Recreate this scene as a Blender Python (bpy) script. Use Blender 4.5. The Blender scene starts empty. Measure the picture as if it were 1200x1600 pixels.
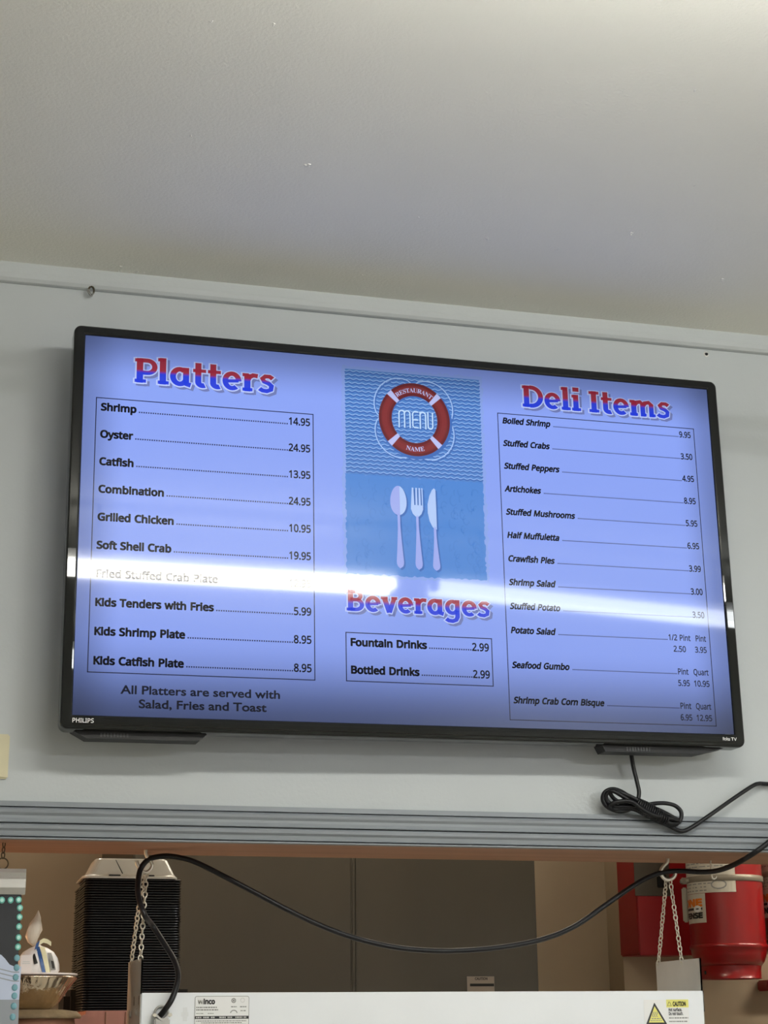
import bpy, bmesh, math, random
from mathutils import Vector, Matrix
from mathutils.geometry import tessellate_polygon
random.seed(7)
PI = math.pi
scene = bpy.context.scene
col = scene.collection

# ------------------------------------------------------------------ camera, world, lamps, exposure
CAM = Vector((-0.7338, -2.7033, 1.6))
CR = Matrix(((0.9683645756495496, -0.24938311308935598, -0.008838072919441949),
             (0.06461598389410375, 0.2848012347717483, -0.9564063107789934),
             (0.2410286772408313, 0.9255789105086335, 0.291905562073055)))   # rows: right, down, forward
FOC = 2650.0                                                                  # focal length in pixels of the 1200x1600 frame
cd = bpy.data.cameras.new('camera')
cd.sensor_fit = 'VERTICAL'; cd.sensor_height = 24.0; cd.lens = FOC / 1600 * 24.0
cd.clip_start = 0.05
co = bpy.data.objects.new('camera', cd); col.objects.link(co)
M = Matrix.Identity(4)
for r in range(3):
    M[r][0] = CR[0][r]; M[r][1] = -CR[1][r]; M[r][2] = -CR[2][r]; M[r][3] = CAM[r]
co.matrix_world = M
scene.camera = co

scene.view_settings.view_transform = 'Standard'
scene.view_settings.look = 'None'
scene.view_settings.gamma = 1.0
scene.view_settings.exposure = 0.0
scene.view_settings.use_curve_mapping = False
scene.cycles.max_bounces = 8
scene.cycles.diffuse_bounces = 5
scene.cycles.sample_clamp_indirect = 4.0

world = bpy.data.worlds.new('world'); scene.world = world; world.use_nodes = True
world.node_tree.nodes['Background'].inputs[0].default_value = (0.6, 0.7, 0.8, 1)
world.node_tree.nodes['Background'].inputs[1].default_value = 0.3

TUBE_POWER = 72.0         # fluorescent tubes over the counter (seen again in the screen)
TUBE_POWER_RIGHT = 27.0    # the right one of the pair is a little weaker
FILL_TUBE_POWER = 320.0    # added unseen tubes far back, filling in the room's light
KITCHEN_TUBE_POWER = 42.0
WARM_LAMP_W = 6.0

CEIL_Z = 2.846

def ray(px, py):
    c = Vector(((px - 600) / FOC, (py - 800) / FOC, 1.0))
    return CR.transposed() @ c
def at(px, py, Y=0.0):
    """the point of the vertical plane y = Y seen at this pixel of the photograph"""
    d = ray(px, py); return CAM + d * ((Y - CAM.y) / d.y)
def at_z(px, py, Z):
    d = ray(px, py); return CAM + d * ((Z - CAM.z) / d.z)

# ------------------------------------------------------------------ materials
def s2l(c):
    c = c / 255.0
    return c / 12.92 if c <= 0.04045 else ((c + 0.055) / 1.055) ** 2.4
def rgb(r, g, b): return (s2l(r), s2l(g), s2l(b), 1.0)
def set_in(n, name, v):
    if name in n.inputs: n.inputs[name].default_value = v
def mat(name, color, rough=0.5, metal=0.0, spec=0.5, bump=0.0, bscale=60.0, var=0.0, vscale=6.0, coat=0.0, coat_rough=0.05,
        stretch=(1, 1, 1), emis=None, estr=0.0, trans=0.0, detail=4.0):
    m = bpy.data.materials.new(name); m.use_nodes = True
    nt = m.node_tree; b = nt.nodes['Principled BSDF']
    set_in(b, 'Base Color', color); set_in(b, 'Roughness', rough); set_in(b, 'Metallic', metal)
    set_in(b, 'Specular IOR Level', spec); set_in(b, 'Coat Weight', coat); set_in(b, 'Coat Roughness', coat_rough)
    set_in(b, 'Transmission Weight', trans)
    if emis: set_in(b, 'Emission Color', emis); set_in(b, 'Emission Strength', estr)
    if bump or var:
        tc = nt.nodes.new('ShaderNodeTexCoord'); mp = nt.nodes.new('ShaderNodeMapping')
        mp.inputs['Scale'].default_value = stretch
        nt.links.new(tc.outputs['Object'], mp.inputs['Vector'])
        if bump:
            n = nt.nodes.new('ShaderNodeTexNoise'); n.inputs['Scale'].default_value = bscale; n.inputs['Detail'].default_value = detail
            bp = nt.nodes.new('ShaderNodeBump'); bp.inputs['Strength'].default_value = bump; bp.inputs['Distance'].default_value = 0.002
            nt.links.new(mp.outputs[0], n.inputs['Vector']); nt.links.new(n.outputs['Fac'], bp.inputs['Height'])
            nt.links.new(bp.outputs[0], b.inputs['Normal'])
        if var:
            n = nt.nodes.new('ShaderNodeTexNoise'); n.inputs['Scale'].default_value = vscale; n.inputs['Detail'].default_value = 5
            r = nt.nodes.new('ShaderNodeMapRange')
            r.inputs['From Min'].default_value = 0.3; r.inputs['From Max'].default_value = 0.7
            r.inputs['To Min'].default_value = 1 - var; r.inputs['To Max'].default_value = 1 + var
            mx = nt.nodes.new('ShaderNodeVectorMath'); mx.operation = 'SCALE'
            mx.inputs[0].default_value = color[:3]
            nt.links.new(mp.outputs[0], n.inputs['Vector']); nt.links.new(n.outputs['Fac'], r.inputs['Value'])
            nt.links.new(r.outputs[0], mx.inputs['Scale']); nt.links.new(mx.outputs[0], b.inputs['Base Color'])
    return m

m_wall = mat('painted_wall', (0.495, 0.522, 0.52, 1), 0.6, bump=0.12, bscale=170, var=0.02, vscale=5)
m_ceil = mat('painted_ceiling', (0.85, 0.85, 0.78, 1), 0.75, bump=0.45, bscale=230, var=0.02, vscale=3, detail=6)
m_room = mat('room_paint', (0.78, 0.78, 0.76, 1), 0.8)
m_floor = mat('floor_tile', (0.52, 0.47, 0.40, 1), 0.5, var=0.1, vscale=3)
m_trim = mat('grey_painted_wood', rgb(133, 138, 142), 0.5, spec=.35, bump=0.18, bscale=40, stretch=(0.12, 3, 3), var=0.08, vscale=14)
m_soffit = mat('brown_wood', rgb(150, 112, 88), 0.6, bump=0.2, bscale=50, stretch=(0.2, 3, 3), var=0.15, vscale=9)
m_tan = mat('tan_kitchen_wall', rgb(178, 160, 135), 0.7, var=0.05, vscale=3)
m_steel = mat('dull_dark_steel', rgb(66, 60, 50), 0.45, metal=0.3, var=0.10, vscale=4, stretch=(1, 1, 0.25), bump=0.05, bscale=120)
m_alum = mat('brushed_aluminium', rgb(186, 184, 178), 0.45, metal=0.5, bump=0.08, bscale=90, stretch=(1, 1, 6), var=0.06, vscale=8)
m_bracket = mat('galvanised_sheet', rgb(184, 184, 180), 0.45, metal=0.15, var=0.08, vscale=12)
m_heater = mat('pale_grey_enamel', (0.85, 0.875, 0.89, 1), 0.38, var=0.02, vscale=9)
m_zinc = mat('zinc_wire', rgb(205, 200, 186), 0.35, metal=0.7)
m_darkwire = mat('tarnished_wire', rgb(80, 72, 56), 0.5, metal=0.6)
m_cord = mat('black_rubber', (0.007, 0.007, 0.008, 1), 0.42, spec=0.28)
m_bezel = mat('black_tv_plastic', (0.006, 0.007, 0.007, 1), 0.02, spec=0.4)
m_rear = mat('tv_back_plastic', rgb(22, 21, 20), 0.5, spec=.3)
m_white = mat('white_print', (0.85, 0.85, 0.83, 1), 0.4)
m_black = mat('black_print', (0.015, 0.015, 0.015, 1), 0.45)
m_greyp = mat('grey_print', rgb(140, 140, 136), 0.5)
m_faint = mat('faint_grey_print', rgb(205, 205, 200), 0.5)
m_yellow = mat('yellow_print', rgb(232, 226, 120), 0.45)
m_tray = mat('black_tray_plastic', (0.005, 0.005, 0.006, 1), 0.25, spec=0.5)
m_lid = mat('frosted_lid_plastic', rgb(214, 210, 202), 0.25, spec=0.6, var=0.05, vscale=20)
m_slot = mat('lid_slot', (0.02, 0.02, 0.02, 1), 0.5)
m_foil = mat('foil', rgb(232, 216, 192), 0.12, metal=1.0, bump=0.8, bscale=40, stretch=(2.5, 2.5, 0.5))
m_bag = mat('bag_plastic', (0.92, 0.90, 0.88, 1), 0.3, bump=0.3, bscale=70, coat=0.3)
m_plume = mat('clear_bag_plastic', rgb(212, 200, 182), 0.3, bump=0.5, bscale=80, stretch=(2, 2, .6))
m_blue = mat('blue_print', rgb(40, 82, 140), 0.4)
m_cream = mat('cream_print', rgb(236, 230, 190), 0.4)
m_card = mat('white_card', rgb(238, 228, 222), 0.6)
m_straw = mat('woven_straw', rgb(136, 116, 86), 0.8, bump=1.0, bscale=110, var=0.3, vscale=25)
m_strawd = mat('brown_wicker', rgb(124, 84, 60), 0.7, bump=0.6, bscale=60, var=0.2, vscale=18)
m_crate = mat('pinkish_wood', rgb(196, 140, 126), 0.6, bump=0.2, bscale=30, stretch=(3, 3, .3), var=0.12, vscale=12)
m_dark = mat('dark_fuzzy_cloth', (0.012, 0.011, 0.010, 1), 0.9, bump=0.8, bscale=60)
m_red = mat('red_enamel', rgb(142, 18, 21), 0.3, coat=0.4, coat_rough=0.12)
m_redbox = mat('red_cabinet_paint', rgb(150, 16, 22), 0.45)
m_window = mat('dark_smoked_plate', rgb(84, 78, 68), 0.4, metal=0.3)
m_strap = mat('grey_steel_strap', rgb(142, 134, 120), 0.45, metal=.3)
m_label = mat('metal_foil_label', rgb(206, 200, 186), 0.4, var=0.06, vscale=30)
m_orange = mat('orange_print', rgb(226, 120, 30), 0.45)
m_cream_plate = mat('cream_plastic', rgb(206, 198, 164), 0.4, var=0.03, vscale=30)
m_darkpanel = mat('dark_acrylic', (0.035, 0.037, 0.042, 1), 0.12, coat=0.3)
m_teal = mat('teal_dot_paint', rgb(110, 190, 175), 0.4)
m_tealc = mat('pale_teal_dot_paint', rgb(190, 235, 225), 0.4)
m_pale = mat('pale_blue_reflection', rgb(196, 206, 226), 0.3)  # this and the next: tones of the reflection painted on the sign
m_pale2 = mat('pale_grey_reflection', rgb(150, 155, 160), 0.3)
m_chip = mat('paint_flake', (0.78, 0.77, 0.73, 1), 0.7)
m_lampbody = mat('white_lamp_enamel', (0.8, 0.8, 0.78, 1), 0.5)
def tube_mat(name, c, s): return mat(name, (0.8, 0.8, 0.8, 1), 0.5, emis=c, estr=s)
m_tube = tube_mat('fluorescent_tube', (1.0, 0.982, 0.92, 1), TUBE_POWER)
m_tube_r = tube_mat('fluorescent_tube_weak', (0.95, 0.995, 1.0, 1), TUBE_POWER_RIGHT)
m_tube_kit2 = tube_mat('added_kitchen_tube', (1.0, 0.93, 0.80, 1), 80.0)  # added unseen tubes that brighten the wall below the red tanks
m_tealb = mat('lower_teal_dot_paint', rgb(120, 168, 178), 0.4)  # greyer teal for the lower dots of the sign
m_tube_side = tube_mat('added_side_tube', (0.95, 0.995, 1.0, 1), 42.0)  # added unseen tubes, for slanting light from the right
m_tube_fill = tube_mat('added_fill_tube', (0.97, 0.985, 1.0, 1), FILL_TUBE_POWER)
m_tube_kit = tube_mat('kitchen_fluorescent_tube', (1.0, 0.93, 0.78, 1), KITCHEN_TUBE_POWER)

# ------------------------------------------------------------------ mesh builder
class MB:
    def __init__(self): self.v = []; self.f = []; self.mi = []; self.sm = []; self.mats = []
    def midx(self, m):
        if m not in self.mats: self.mats.append(m)
        return self.mats.index(m)
    def poly(self, pts, m, smooth=False):
        i = len(self.v); self.v += [tuple(p) for p in pts]
        self.f.append(tuple(range(i, i + len(pts)))); self.mi.append(self.midx(m)); self.sm.append(smooth)
    def grid(self, rings, m, smooth=True, closed=True, cap0=False, cap1=False):
        i = len(self.v); n = len(rings[0]); k = self.midx(m)
        for r in rings: self.v += [tuple(p) for p in r]
        for a in range(len(rings) - 1):
            for b in range(n if closed else n - 1):
                c = (b + 1) % n
                self.f.append((i + a * n + b, i + a * n + c, i + (a + 1) * n + c, i + (a + 1) * n + b)); self.mi.append(k); self.sm.append(smooth)
        if cap0: self.f.append(tuple(i + b for b in reversed(range(n)))); self.mi.append(k); self.sm.append(False)
        if cap1: self.f.append(tuple(i + (len(rings) - 1) * n + b for b in range(n))); self.mi.append(k); self.sm.append(False)
    def box(self, c, s, m, bev=0.0, T=None):
        bm = bmesh.new(); bmesh.ops.create_cube(bm, size=1.0)
        for v in bm.verts: v.co = Vector((v.co.x * s[0] + c[0], v.co.y * s[1] + c[1], v.co.z * s[2] + c[2]))
        if bev: bmesh.ops.bevel(bm, geom=list(bm.edges), offset=bev, segments=2, affect='EDGES', clamp_overlap=True)
        self.from_bm(bm, m, T); bm.free()
    def from_bm(self, bm, m, T=None, smooth=False):
        i = len(self.v); k = self.midx(m); bm.verts.index_update()
        for v in bm.verts:
            p = T @ v.co if T else v.co
            self.v.append(tuple(p))
        for f in bm.faces: self.f.append(tuple(i + v.index for v in f.verts)); self.mi.append(k); self.sm.append(smooth)
    def tube(self, pts, rad, m, n=10, closed=False, flat=1.0, caps=True):
        pts = [Vector(p) for p in pts]; N = len(pts); rings = []
        up = None
        for a in range(N):
            if closed: t = pts[(a + 1) % N] - pts[a - 1]
            else: t = pts[min(a + 1, N - 1)] - pts[max(a - 1, 0)]
            t.normalize()
            if up is None:
                ref = Vector((0, 0, 1)) if abs(t.z) < 0.9 else Vector((0, 1, 0))
                u = (ref - t * ref.dot(t)).normalized()
            else: u = (up - t * up.dot(t)).normalized()
            up = u; w = t.cross(u)
            r = rad(a / max(N - 1, 1)) if callable(rad) else rad
            rings.append([pts[a] + u * (r * math.cos(2 * PI * b / n)) + w * (r * flat * math.sin(2 * PI * b / n)) for b in range(n)])
        if closed: rings.append(rings[0])
        self.grid(rings, m, True, True, caps and not closed, caps and not closed)
    def lathe(self, prof, m, c=(0, 0, 0), n=32, T=None, smooth=True, wob=None, a0=0.0, a1=2 * PI):
        full = abs(a1 - a0 - 2 * PI) < 1e-6; rings = []
        for j, (r, z) in enumerate(prof):
            ring = []
            for b in range(n if full else n + 1):
                a = a0 + (a1 - a0) * b / n
                rr = r * (wob(a, z) if wob else 1.0)
                p = Vector((c[0] + rr * math.cos(a), c[1] + rr * math.sin(a), c[2] + z))
                ring.append(T @ p if T else p)
            rings.append(ring)
        self.grid(rings, m, smooth, full)
    def prism(self, prof, a, b, m, axis='x'):
        """extrude a (p, q) profile along x: profile gives (y, z); along y: (x, z); along z: (x, y)"""
        def P(t, p):
            return {'x': (t, p[0], p[1]), 'y': (p[0], t, p[1]), 'z': (p[0], p[1], t)}[axis]
        self.grid([[P(a, p) for p in prof], [P(b, p) for p in prof]], m, False, True, True, True)
    def build(self, name, parent=None, bevel=0.0):
        me = bpy.data.meshes.new(name); me.from_pydata(self.v, [], self.f)
        for m in self.mats: me.materials.append(m)
        for p, k, s in zip(me.polygons, self.mi, self.sm): p.material_index = k; p.use_smooth = s
        me.update()
        o = bpy.data.objects.new(name, me); col.objects.link(o)
        if parent: o.parent = parent
        if bevel:
            md = o.modifiers.new('edge_round', 'BEVEL'); md.width = bevel; md.segments = 2; md.limit_method = 'ANGLE'
        return o

def tag(o, label=None, cat=None, group=None, kind=None):
    if label: o['label'] = label
    if cat: o['category'] = cat
    if group: o['group'] = group
    if kind: o['kind'] = kind
    return o
def empty(name, loc, label, cat, group=None):
    o = bpy.data.objects.new(name, None); col.objects.link(o); o.location = loc; o.empty_display_size = 0.05
    o.matrix_world = Matrix.Translation(loc)
    return tag(o, label, cat, group)
def structure(o): o['kind'] = 'structure'; return o
def local(o, p): return Vector(p) - o.location
def spline(pts, k=8, closed=False):
    P = [Vector(p) for p in pts]; out = []; N = len(P)
    for i in range(N if closed else N - 1):
        if closed: a, b, c, d = P[i - 1], P[i], P[(i + 1) % N], P[(i + 2) % N]
        else: a, b, c, d = P[max(i - 1, 0)], P[i], P[i + 1], P[min(i + 2, N - 1)]
        for j in range(k):
            t = j / k
            out.append(0.5 * ((2 * b) + (c - a) * t + (2 * a - 5 * b + 4 * c - d) * t * t + (3 * b - a - 3 * c + d) * t ** 3))
    if not closed: out.append(P[-1])
    return out

# ------------------------------------------------------------------ lettering (outlines as point lists; 500 units to the em)
GLYPHS = {
    ('n', ' '): (130, ''),
    ('n', '.'): (107, '29,22 31,34 36,43 44,47 53,49 63,47 71,43 77,34 79,22 77,9 71,1 63,-4 53,-6 44,-4 36,1 31,9'),
    ('n', '/'): (149, '145,286 38,0 4,0 111,286'),
    ('n', '0'): (229, '210,144 204,81 198,56 188,35 175,18 158,6 138,-2 114,-4 85,0 61,14 43,35 30,64 22,101 20,144 22,187 29,223 41,252 59,273 84,286 114,291 144,286 168,273 186,252 199,223 207,187;55,144 56,108 61,78 68,55 80,39 95,29 114,26 134,29 149,39 160,55 168,78 173,108 174,144 173,179 168,209 160,231 149,248 134,257 114,261 95,257 80,248 68,231 61,209 56,179'),
    ('n', '1'): (229, '142,0 108,0 108,200 108,220 109,235 109,249 98,239 85,227 54,202 36,226 113,286 142,286'),
    ('n', '2'): (229, '209,0 19,0 19,29 94,105 131,144 153,177 159,194 161,212 157,233 147,248 131,257 110,260 91,258 74,253 41,233 22,257 47,274 76,286 110,290 135,288 156,281 173,270 186,255 194,236 197,214 195,192 188,172 177,153 162,133 123,93 64,34 64,32 209,32'),
    ('n', '3'): (229, '198,219 196,201 190,186 182,173 170,163 155,156 138,151 138,149 168,142 190,128 202,107 206,81 204,58 195,37 180,20 159,7 131,-1 97,-4 55,-1 18,12 18,45 57,31 97,26 130,29 153,41 165,59 170,82 167,98 160,111 149,121 133,128 113,131 89,133 62,133 62,163 90,163 112,164 129,170 143,178 153,189 160,202 162,217 158,235 148,249 131,258 109,261 82,258 59,249 37,237 20,261 37,272 58,281 82,288 109,290 148,285 176,270 192,247'),
    ('n', '4'): (229, '221,65 180,65 180,0 146,0 146,65 8,65 8,95 143,288 180,288 180,97 221,97;146,187 146,206 146,222 147,237 148,250 146,250 138,234 129,219 43,97 146,97'),
    ('n', '5'): (229, '110,176 138,173 161,166 180,153 195,137 204,116 206,91 203,64 194,40 178,21 157,7 131,-1 99,-4 58,0 25,12 25,45 60,31 100,26 120,28 137,33 151,41 162,53 168,69 170,88 166,113 153,131 131,142 99,146 73,144 50,140 32,151 43,286 186,286 186,254 73,254 66,171 85,174'),
    ('n', '6'): (229, '22,122 25,171 37,217 47,237 61,255 77,270 98,281 123,288 153,290 172,289 188,287 188,257 172,260 154,261 129,259 108,252 91,241 79,227 70,210 63,190 57,146 60,146 75,163 97,175 128,179 151,177 171,169 188,156 200,139 208,118 211,92 208,65 199,41 186,22 168,8 146,-1 119,-4 100,-2 81,4 65,13 50,27 38,45 29,66 24,92;119,26 142,30 160,42 172,63 176,92 172,117 162,136 144,148 120,152 103,150 87,144 75,135 66,124 60,112 58,99 62,73 73,49 92,32 105,27'),
    ('n', '7'): (229, '55,0 172,254 18,254 18,286 210,286 210,259 93,0'),
    ('n', '8'): (229, '114,290 138,288 159,282 176,273 189,259 197,242 200,222 198,206 193,192 173,169 146,152 178,133 191,121 201,108 207,92 209,74 206,52 198,33 184,17 165,6 142,-2 115,-4 87,-2 63,5 44,16 31,31 22,50 20,73 22,91 28,107 37,120 50,132 79,150 54,168 35,191 31,206 29,222 32,242 40,259 53,273 71,282 91,288;54,73 58,53 69,38 88,28 115,24 140,28 159,38 171,54 175,74 173,87 167,98 147,117 115,133 108,135 79,119 60,99 56,87;114,262 94,259 78,251 67,238 63,221 65,207 70,196 89,179 116,165 141,178 159,196 164,207 165,221 162,238 151,251 135,259'),
    ('n', '9'): (229, '209,164 205,115 193,70 183,49 170,31 153,17 132,5 107,-2 77,-4 58,-3 41,0 41,30 58,26 76,25 102,27 122,34 139,45 152,59 161,76 167,96 173,140 170,140 155,123 133,111 102,107 79,110 59,117 43,130 30,147 23,168 20,194 23,222 31,245 45,265 63,279 86,287 111,290 131,288 150,282 166,273 180,259 192,241 201,220 207,194;111,261 89,257 71,244 59,223 55,194 58,169 68,151 85,139 110,135 128,137 143,143 156,151 165,162 171,175 173,187 169,213 158,237 138,254 126,259'),
    ('n', 'A'): (256, '219,0 184,89 71,89 36,0 0,0 112,287 144,287 256,0;141,207 137,219 132,236 128,250 123,234 119,219 115,207 83,121 173,121'),
    ('n', 'B'): (261, '121,286 168,282 202,270 217,257 226,239 229,215 228,199 223,185 215,174 205,164 191,157 175,152 175,150 207,140 221,130 231,118 237,102 239,81 236,57 227,37 212,21 193,9 168,2 140,0 39,0 39,286;128,164 159,167 178,176 189,191 192,211 188,232 175,245 154,253 122,255 75,255 75,164;75,134 75,30 133,30 165,34 186,45 197,62 200,84 199,98 194,111 185,121 172,128 154,133 130,134'),
    ('n', 'C'): (253, '162,259 140,257 120,251 103,241 89,228 78,211 69,191 64,169 63,143 65,110 74,82 87,59 106,42 131,31 161,28 197,31 230,39 230,8 197,-1 156,-4 116,1 83,14 57,36 39,65 28,102 24,144 27,175 33,203 45,228 60,249 79,267 103,280 131,288 162,290 204,286 241,273 227,243 197,254'),
    ('n', 'D'): (293, '268,146 264,102 250,65 229,37 199,16 162,4 119,0 39,0 39,286 127,286 168,282 202,270 230,250 251,223 264,188;230,145 227,179 218,207 202,229 181,244 154,252 122,255 75,255 75,31 114,31 149,34 178,44 201,60 217,82 227,110'),
    ('n', 'E'): (223, '199,0 39,0 39,286 199,286 199,255 75,255 75,165 192,165 192,134 75,134 75,32 199,32'),
    ('n', 'F'): (208, '75,0 39,0 39,286 199,286 199,255 75,255 75,153 191,153 191,121 75,121'),
    ('n', 'G'): (292, '163,151 262,151 262,11 215,0 162,-4 121,0 87,14 60,35 40,65 28,101 24,143 29,185 42,221 64,250 93,272 129,286 173,290 218,286 258,273 245,242 210,254 171,259 139,255 112,245 91,228 75,205 65,176 62,143 65,111 73,83 87,59 108,42 135,31 170,27 202,29 226,34 226,119 163,119'),
    ('n', 'H'): (297, '258,0 222,0 222,134 75,134 75,0 39,0 39,286 75,286 75,165 222,165 222,286 258,286'),
    ('n', 'I'): (136, '119,0 16,0 16,21 50,28 50,257 16,265 16,286 119,286 119,265 86,257 86,28 119,21'),
    ('n', 'K'): (248, '248,0 206,0 104,137 75,111 75,0 39,0 39,286 75,286 75,145 99,172 124,200 202,286 244,286 130,162'),
    ('n', 'L'): (210, '39,0 39,286 75,286 75,32 200,32 200,0'),
    ('n', 'M'): (364, '165,0 71,251 69,251 71,231 72,203 72,174 72,0 39,0 39,286 92,286 180,52 182,52 272,286 325,286 325,0 289,0 289,176 289,204 291,230 292,251 290,251 195,0'),
    ('n', 'N'): (305, '266,0 224,0 71,238 69,238 70,216 72,189 72,160 72,0 39,0 39,286 81,286 233,49 235,49 234,69 233,97 232,125 232,286 266,286'),
    ('n', 'O'): (313, '289,144 287,112 280,83 270,58 255,36 237,19 214,6 187,-1 157,-4 125,-1 98,7 75,19 57,37 43,58 32,83 26,112 24,144 28,185 39,221 57,250 83,272 116,286 157,291 197,286 229,272 255,251 274,221 285,185;63,144 65,110 73,81 85,58 104,41 127,31 157,27 186,31 210,41 228,58 241,81 248,110 251,144 245,192 228,228 210,245 187,256 157,259 128,256 104,245 85,228 73,205 65,177'),
    ('n', 'P'): (243, '115,286 163,281 196,264 211,248 219,227 222,202 216,168 209,153 197,139 182,128 162,119 137,113 108,111 75,111 75,0 39,0 39,286;111,255 75,255 75,142 104,142 129,144 149,148 165,156 176,167 183,182 185,200 180,225 167,242 144,252'),
    ('n', 'Q'): (313, '289,144 286,110 279,80 268,54 251,32 231,15 205,3 274,-68 222,-68 167,-4 162,-4 157,-4 125,-1 98,7 75,19 57,37 43,58 32,83 26,112 24,144 28,185 39,221 57,250 83,272 116,286 157,291 197,286 229,272 255,251 274,221 285,185;63,144 65,110 73,81 85,58 104,41 127,31 157,27 186,31 210,41 228,58 241,81 248,110 251,144 245,192 228,228 210,245 187,256 157,259 128,256 104,245 85,228 73,205 65,177'),
    ('n', 'R'): (249, '118,286 150,284 177,277 197,266 211,250 219,230 222,205 220,184 214,167 204,153 192,143 165,128 243,0 201,0 132,118 75,118 75,0 39,0 39,286;116,255 75,255 75,149 118,149 148,152 169,163 181,180 185,203 183,220 177,233 168,243 155,250 137,254'),
    ('n', 'S'): (220, '201,77 198,53 189,33 174,17 153,6 128,-2 99,-4 68,-2 42,2 20,10 20,44 56,32 101,27 120,29 136,33 149,40 158,49 163,60 165,73 164,86 159,97 151,106 139,115 98,132 66,147 43,165 29,188 24,217 27,239 36,256 50,271 68,281 90,288 115,290 159,286 194,274 183,243 151,254 115,259 98,257 85,253 74,247 67,239 62,229 61,217 62,204 67,193 74,184 86,176 123,159 166,139 181,128 192,114 199,97'),
    ('n', 'T'): (223, '130,0 93,0 93,255 4,255 4,286 219,286 219,255 130,255'),
    ('n', 'U'): (293, '257,101 254,73 245,48 229,26 208,10 180,-1 145,-4 112,-1 85,9 64,25 48,47 39,72 36,102 36,286 72,286 72,101 77,70 91,47 114,32 147,27 171,30 189,37 204,48 213,63 219,81 221,101 221,286 257,286'),
    ('n', 'V'): (241, '241,286 138,0 102,0 0,286 38,286 102,103 110,80 116,60 120,40 125,60 131,81 138,103 202,286'),
    ('n', 'Z'): (229, '214,0 15,0 15,27 166,254 20,254 20,286 210,286 210,259 59,32 214,32'),
    ('n', 'a'): (225, '115,219 150,214 174,201 188,179 192,146 192,0 167,0 160,30 158,30 139,11 117,0 86,-4 68,-2 52,3 38,11 27,24 21,40 18,60 25,88 44,109 76,123 121,128 158,130 158,142 155,165 146,180 132,187 113,190 81,185 53,174 42,200 75,213;126,104 92,100 70,91 59,77 55,59 58,44 66,33 79,27 94,24 119,28 140,39 153,59 158,86 158,105'),
    ('n', 'b'): (247, '69,231 69,205 67,186 69,186 80,199 95,209 113,216 136,219 161,215 182,206 200,191 214,169 222,141 225,107 222,74 214,46 200,24 182,8 161,-1 136,-4 113,-2 95,5 80,15 69,27 67,27 59,0 34,0 34,305 69,305;130,189 109,187 94,181 82,170 75,154 71,134 69,109 69,107 73,72 82,46 101,31 131,25 156,31 174,47 184,72 188,108 184,143 174,169 156,184'),
    ('n', 'c'): (192, '120,-4 93,-1 70,8 50,22 35,44 25,72 22,106 25,142 35,171 51,192 71,207 95,216 123,219 154,216 179,207 168,178 146,185 122,188 102,186 86,179 74,167 65,152 60,131 59,107 60,83 65,63 74,47 86,36 101,29 120,26 151,30 176,39 176,8 152,-1'),
    ('n', 'd'): (247, '110,-4 85,-1 64,8 46,24 33,45 25,73 22,107 25,141 33,169 46,191 64,206 86,216 111,219 140,215 162,203 177,187 180,187 178,203 177,219 177,305 213,305 213,0 184,0 179,29 177,29 162,12 140,0;116,25 145,30 164,44 174,67 178,100 178,107 174,142 164,168 146,184 115,190 91,184 73,167 62,140 59,106 62,72 73,47 91,31'),
    ('n', 'e'): (226, '117,219 143,216 165,207 182,192 195,173 203,149 206,122 206,101 59,101 64,69 77,45 99,31 127,26 163,30 196,41 196,10 164,-1 126,-4 97,-1 72,8 51,24 35,46 25,73 22,106 25,139 34,166 48,189 67,205 90,216;117,190 94,186 77,174 65,154 59,129 169,129 167,146 163,161 156,173 146,182 133,188'),
    ('n', 'f'): (138, '133,188 79,188 79,0 44,0 44,188 6,188 6,204 44,216 44,229 46,254 52,273 62,288 76,299 93,305 113,307 137,305 155,300 146,272 131,276 114,278 98,275 88,266 81,251 79,229 79,215 133,215'),
    ('n', 'h'): (248, '69,215 69,200 67,185 70,185 87,204 110,215 137,219 161,216 180,210 196,200 206,185 213,165 215,140 215,0 180,0 180,138 178,160 169,176 154,186 132,189 111,187 95,180 83,169 75,154 71,134 69,111 69,0 34,0 34,305 69,305'),
    ('n', 'i'): (103, '69,215 69,0 34,0 34,215;52,296 66,290 71,283 73,273 71,263 66,256 52,251 44,252 37,256 33,263 31,273 33,283 37,290 44,294'),
    ('n', 'k'): (214, '69,146 68,129 67,111 69,111 76,120 86,132 95,142 163,215 204,215 117,123 211,0 168,0 93,100 69,79 69,0 34,0 34,305 69,305'),
    ('n', 'l'): (103, '69,0 34,0 34,305 69,305'),
    ('n', 'm'): (375, '270,219 302,214 324,200 338,176 342,140 342,0 308,0 308,138 305,160 297,176 283,186 264,189 237,185 219,171 209,149 206,119 206,0 171,0 171,138 166,167 160,177 152,184 141,188 127,189 107,187 93,180 82,169 75,154 71,135 69,111 69,0 34,0 34,215 63,215 68,186 70,186 86,204 108,215 133,219 156,217 175,210 189,199 199,183 201,183 214,199 230,210 250,217'),
    ('n', 'n'): (248, '138,219 171,214 196,200 210,176 215,140 215,0 180,0 180,138 178,160 169,176 154,186 132,189 102,184 83,169 73,145 69,111 69,0 34,0 34,215 63,215 68,186 70,186 88,204 111,215'),
    ('n', 'o'): (243, '221,108 219,83 214,60 205,41 194,25 179,13 162,3 142,-2 121,-4 100,-2 81,3 65,13 50,25 38,41 29,60 24,83 22,108 25,141 34,168 49,190 69,206 93,216 122,219 149,216 173,206 193,190 208,168 218,141;59,108 60,84 65,64 74,47 86,35 102,28 121,25 141,28 157,35 169,47 178,64 183,84 184,108 183,132 178,152 169,168 157,179 141,187 121,189 93,184 73,168 62,142'),
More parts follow.
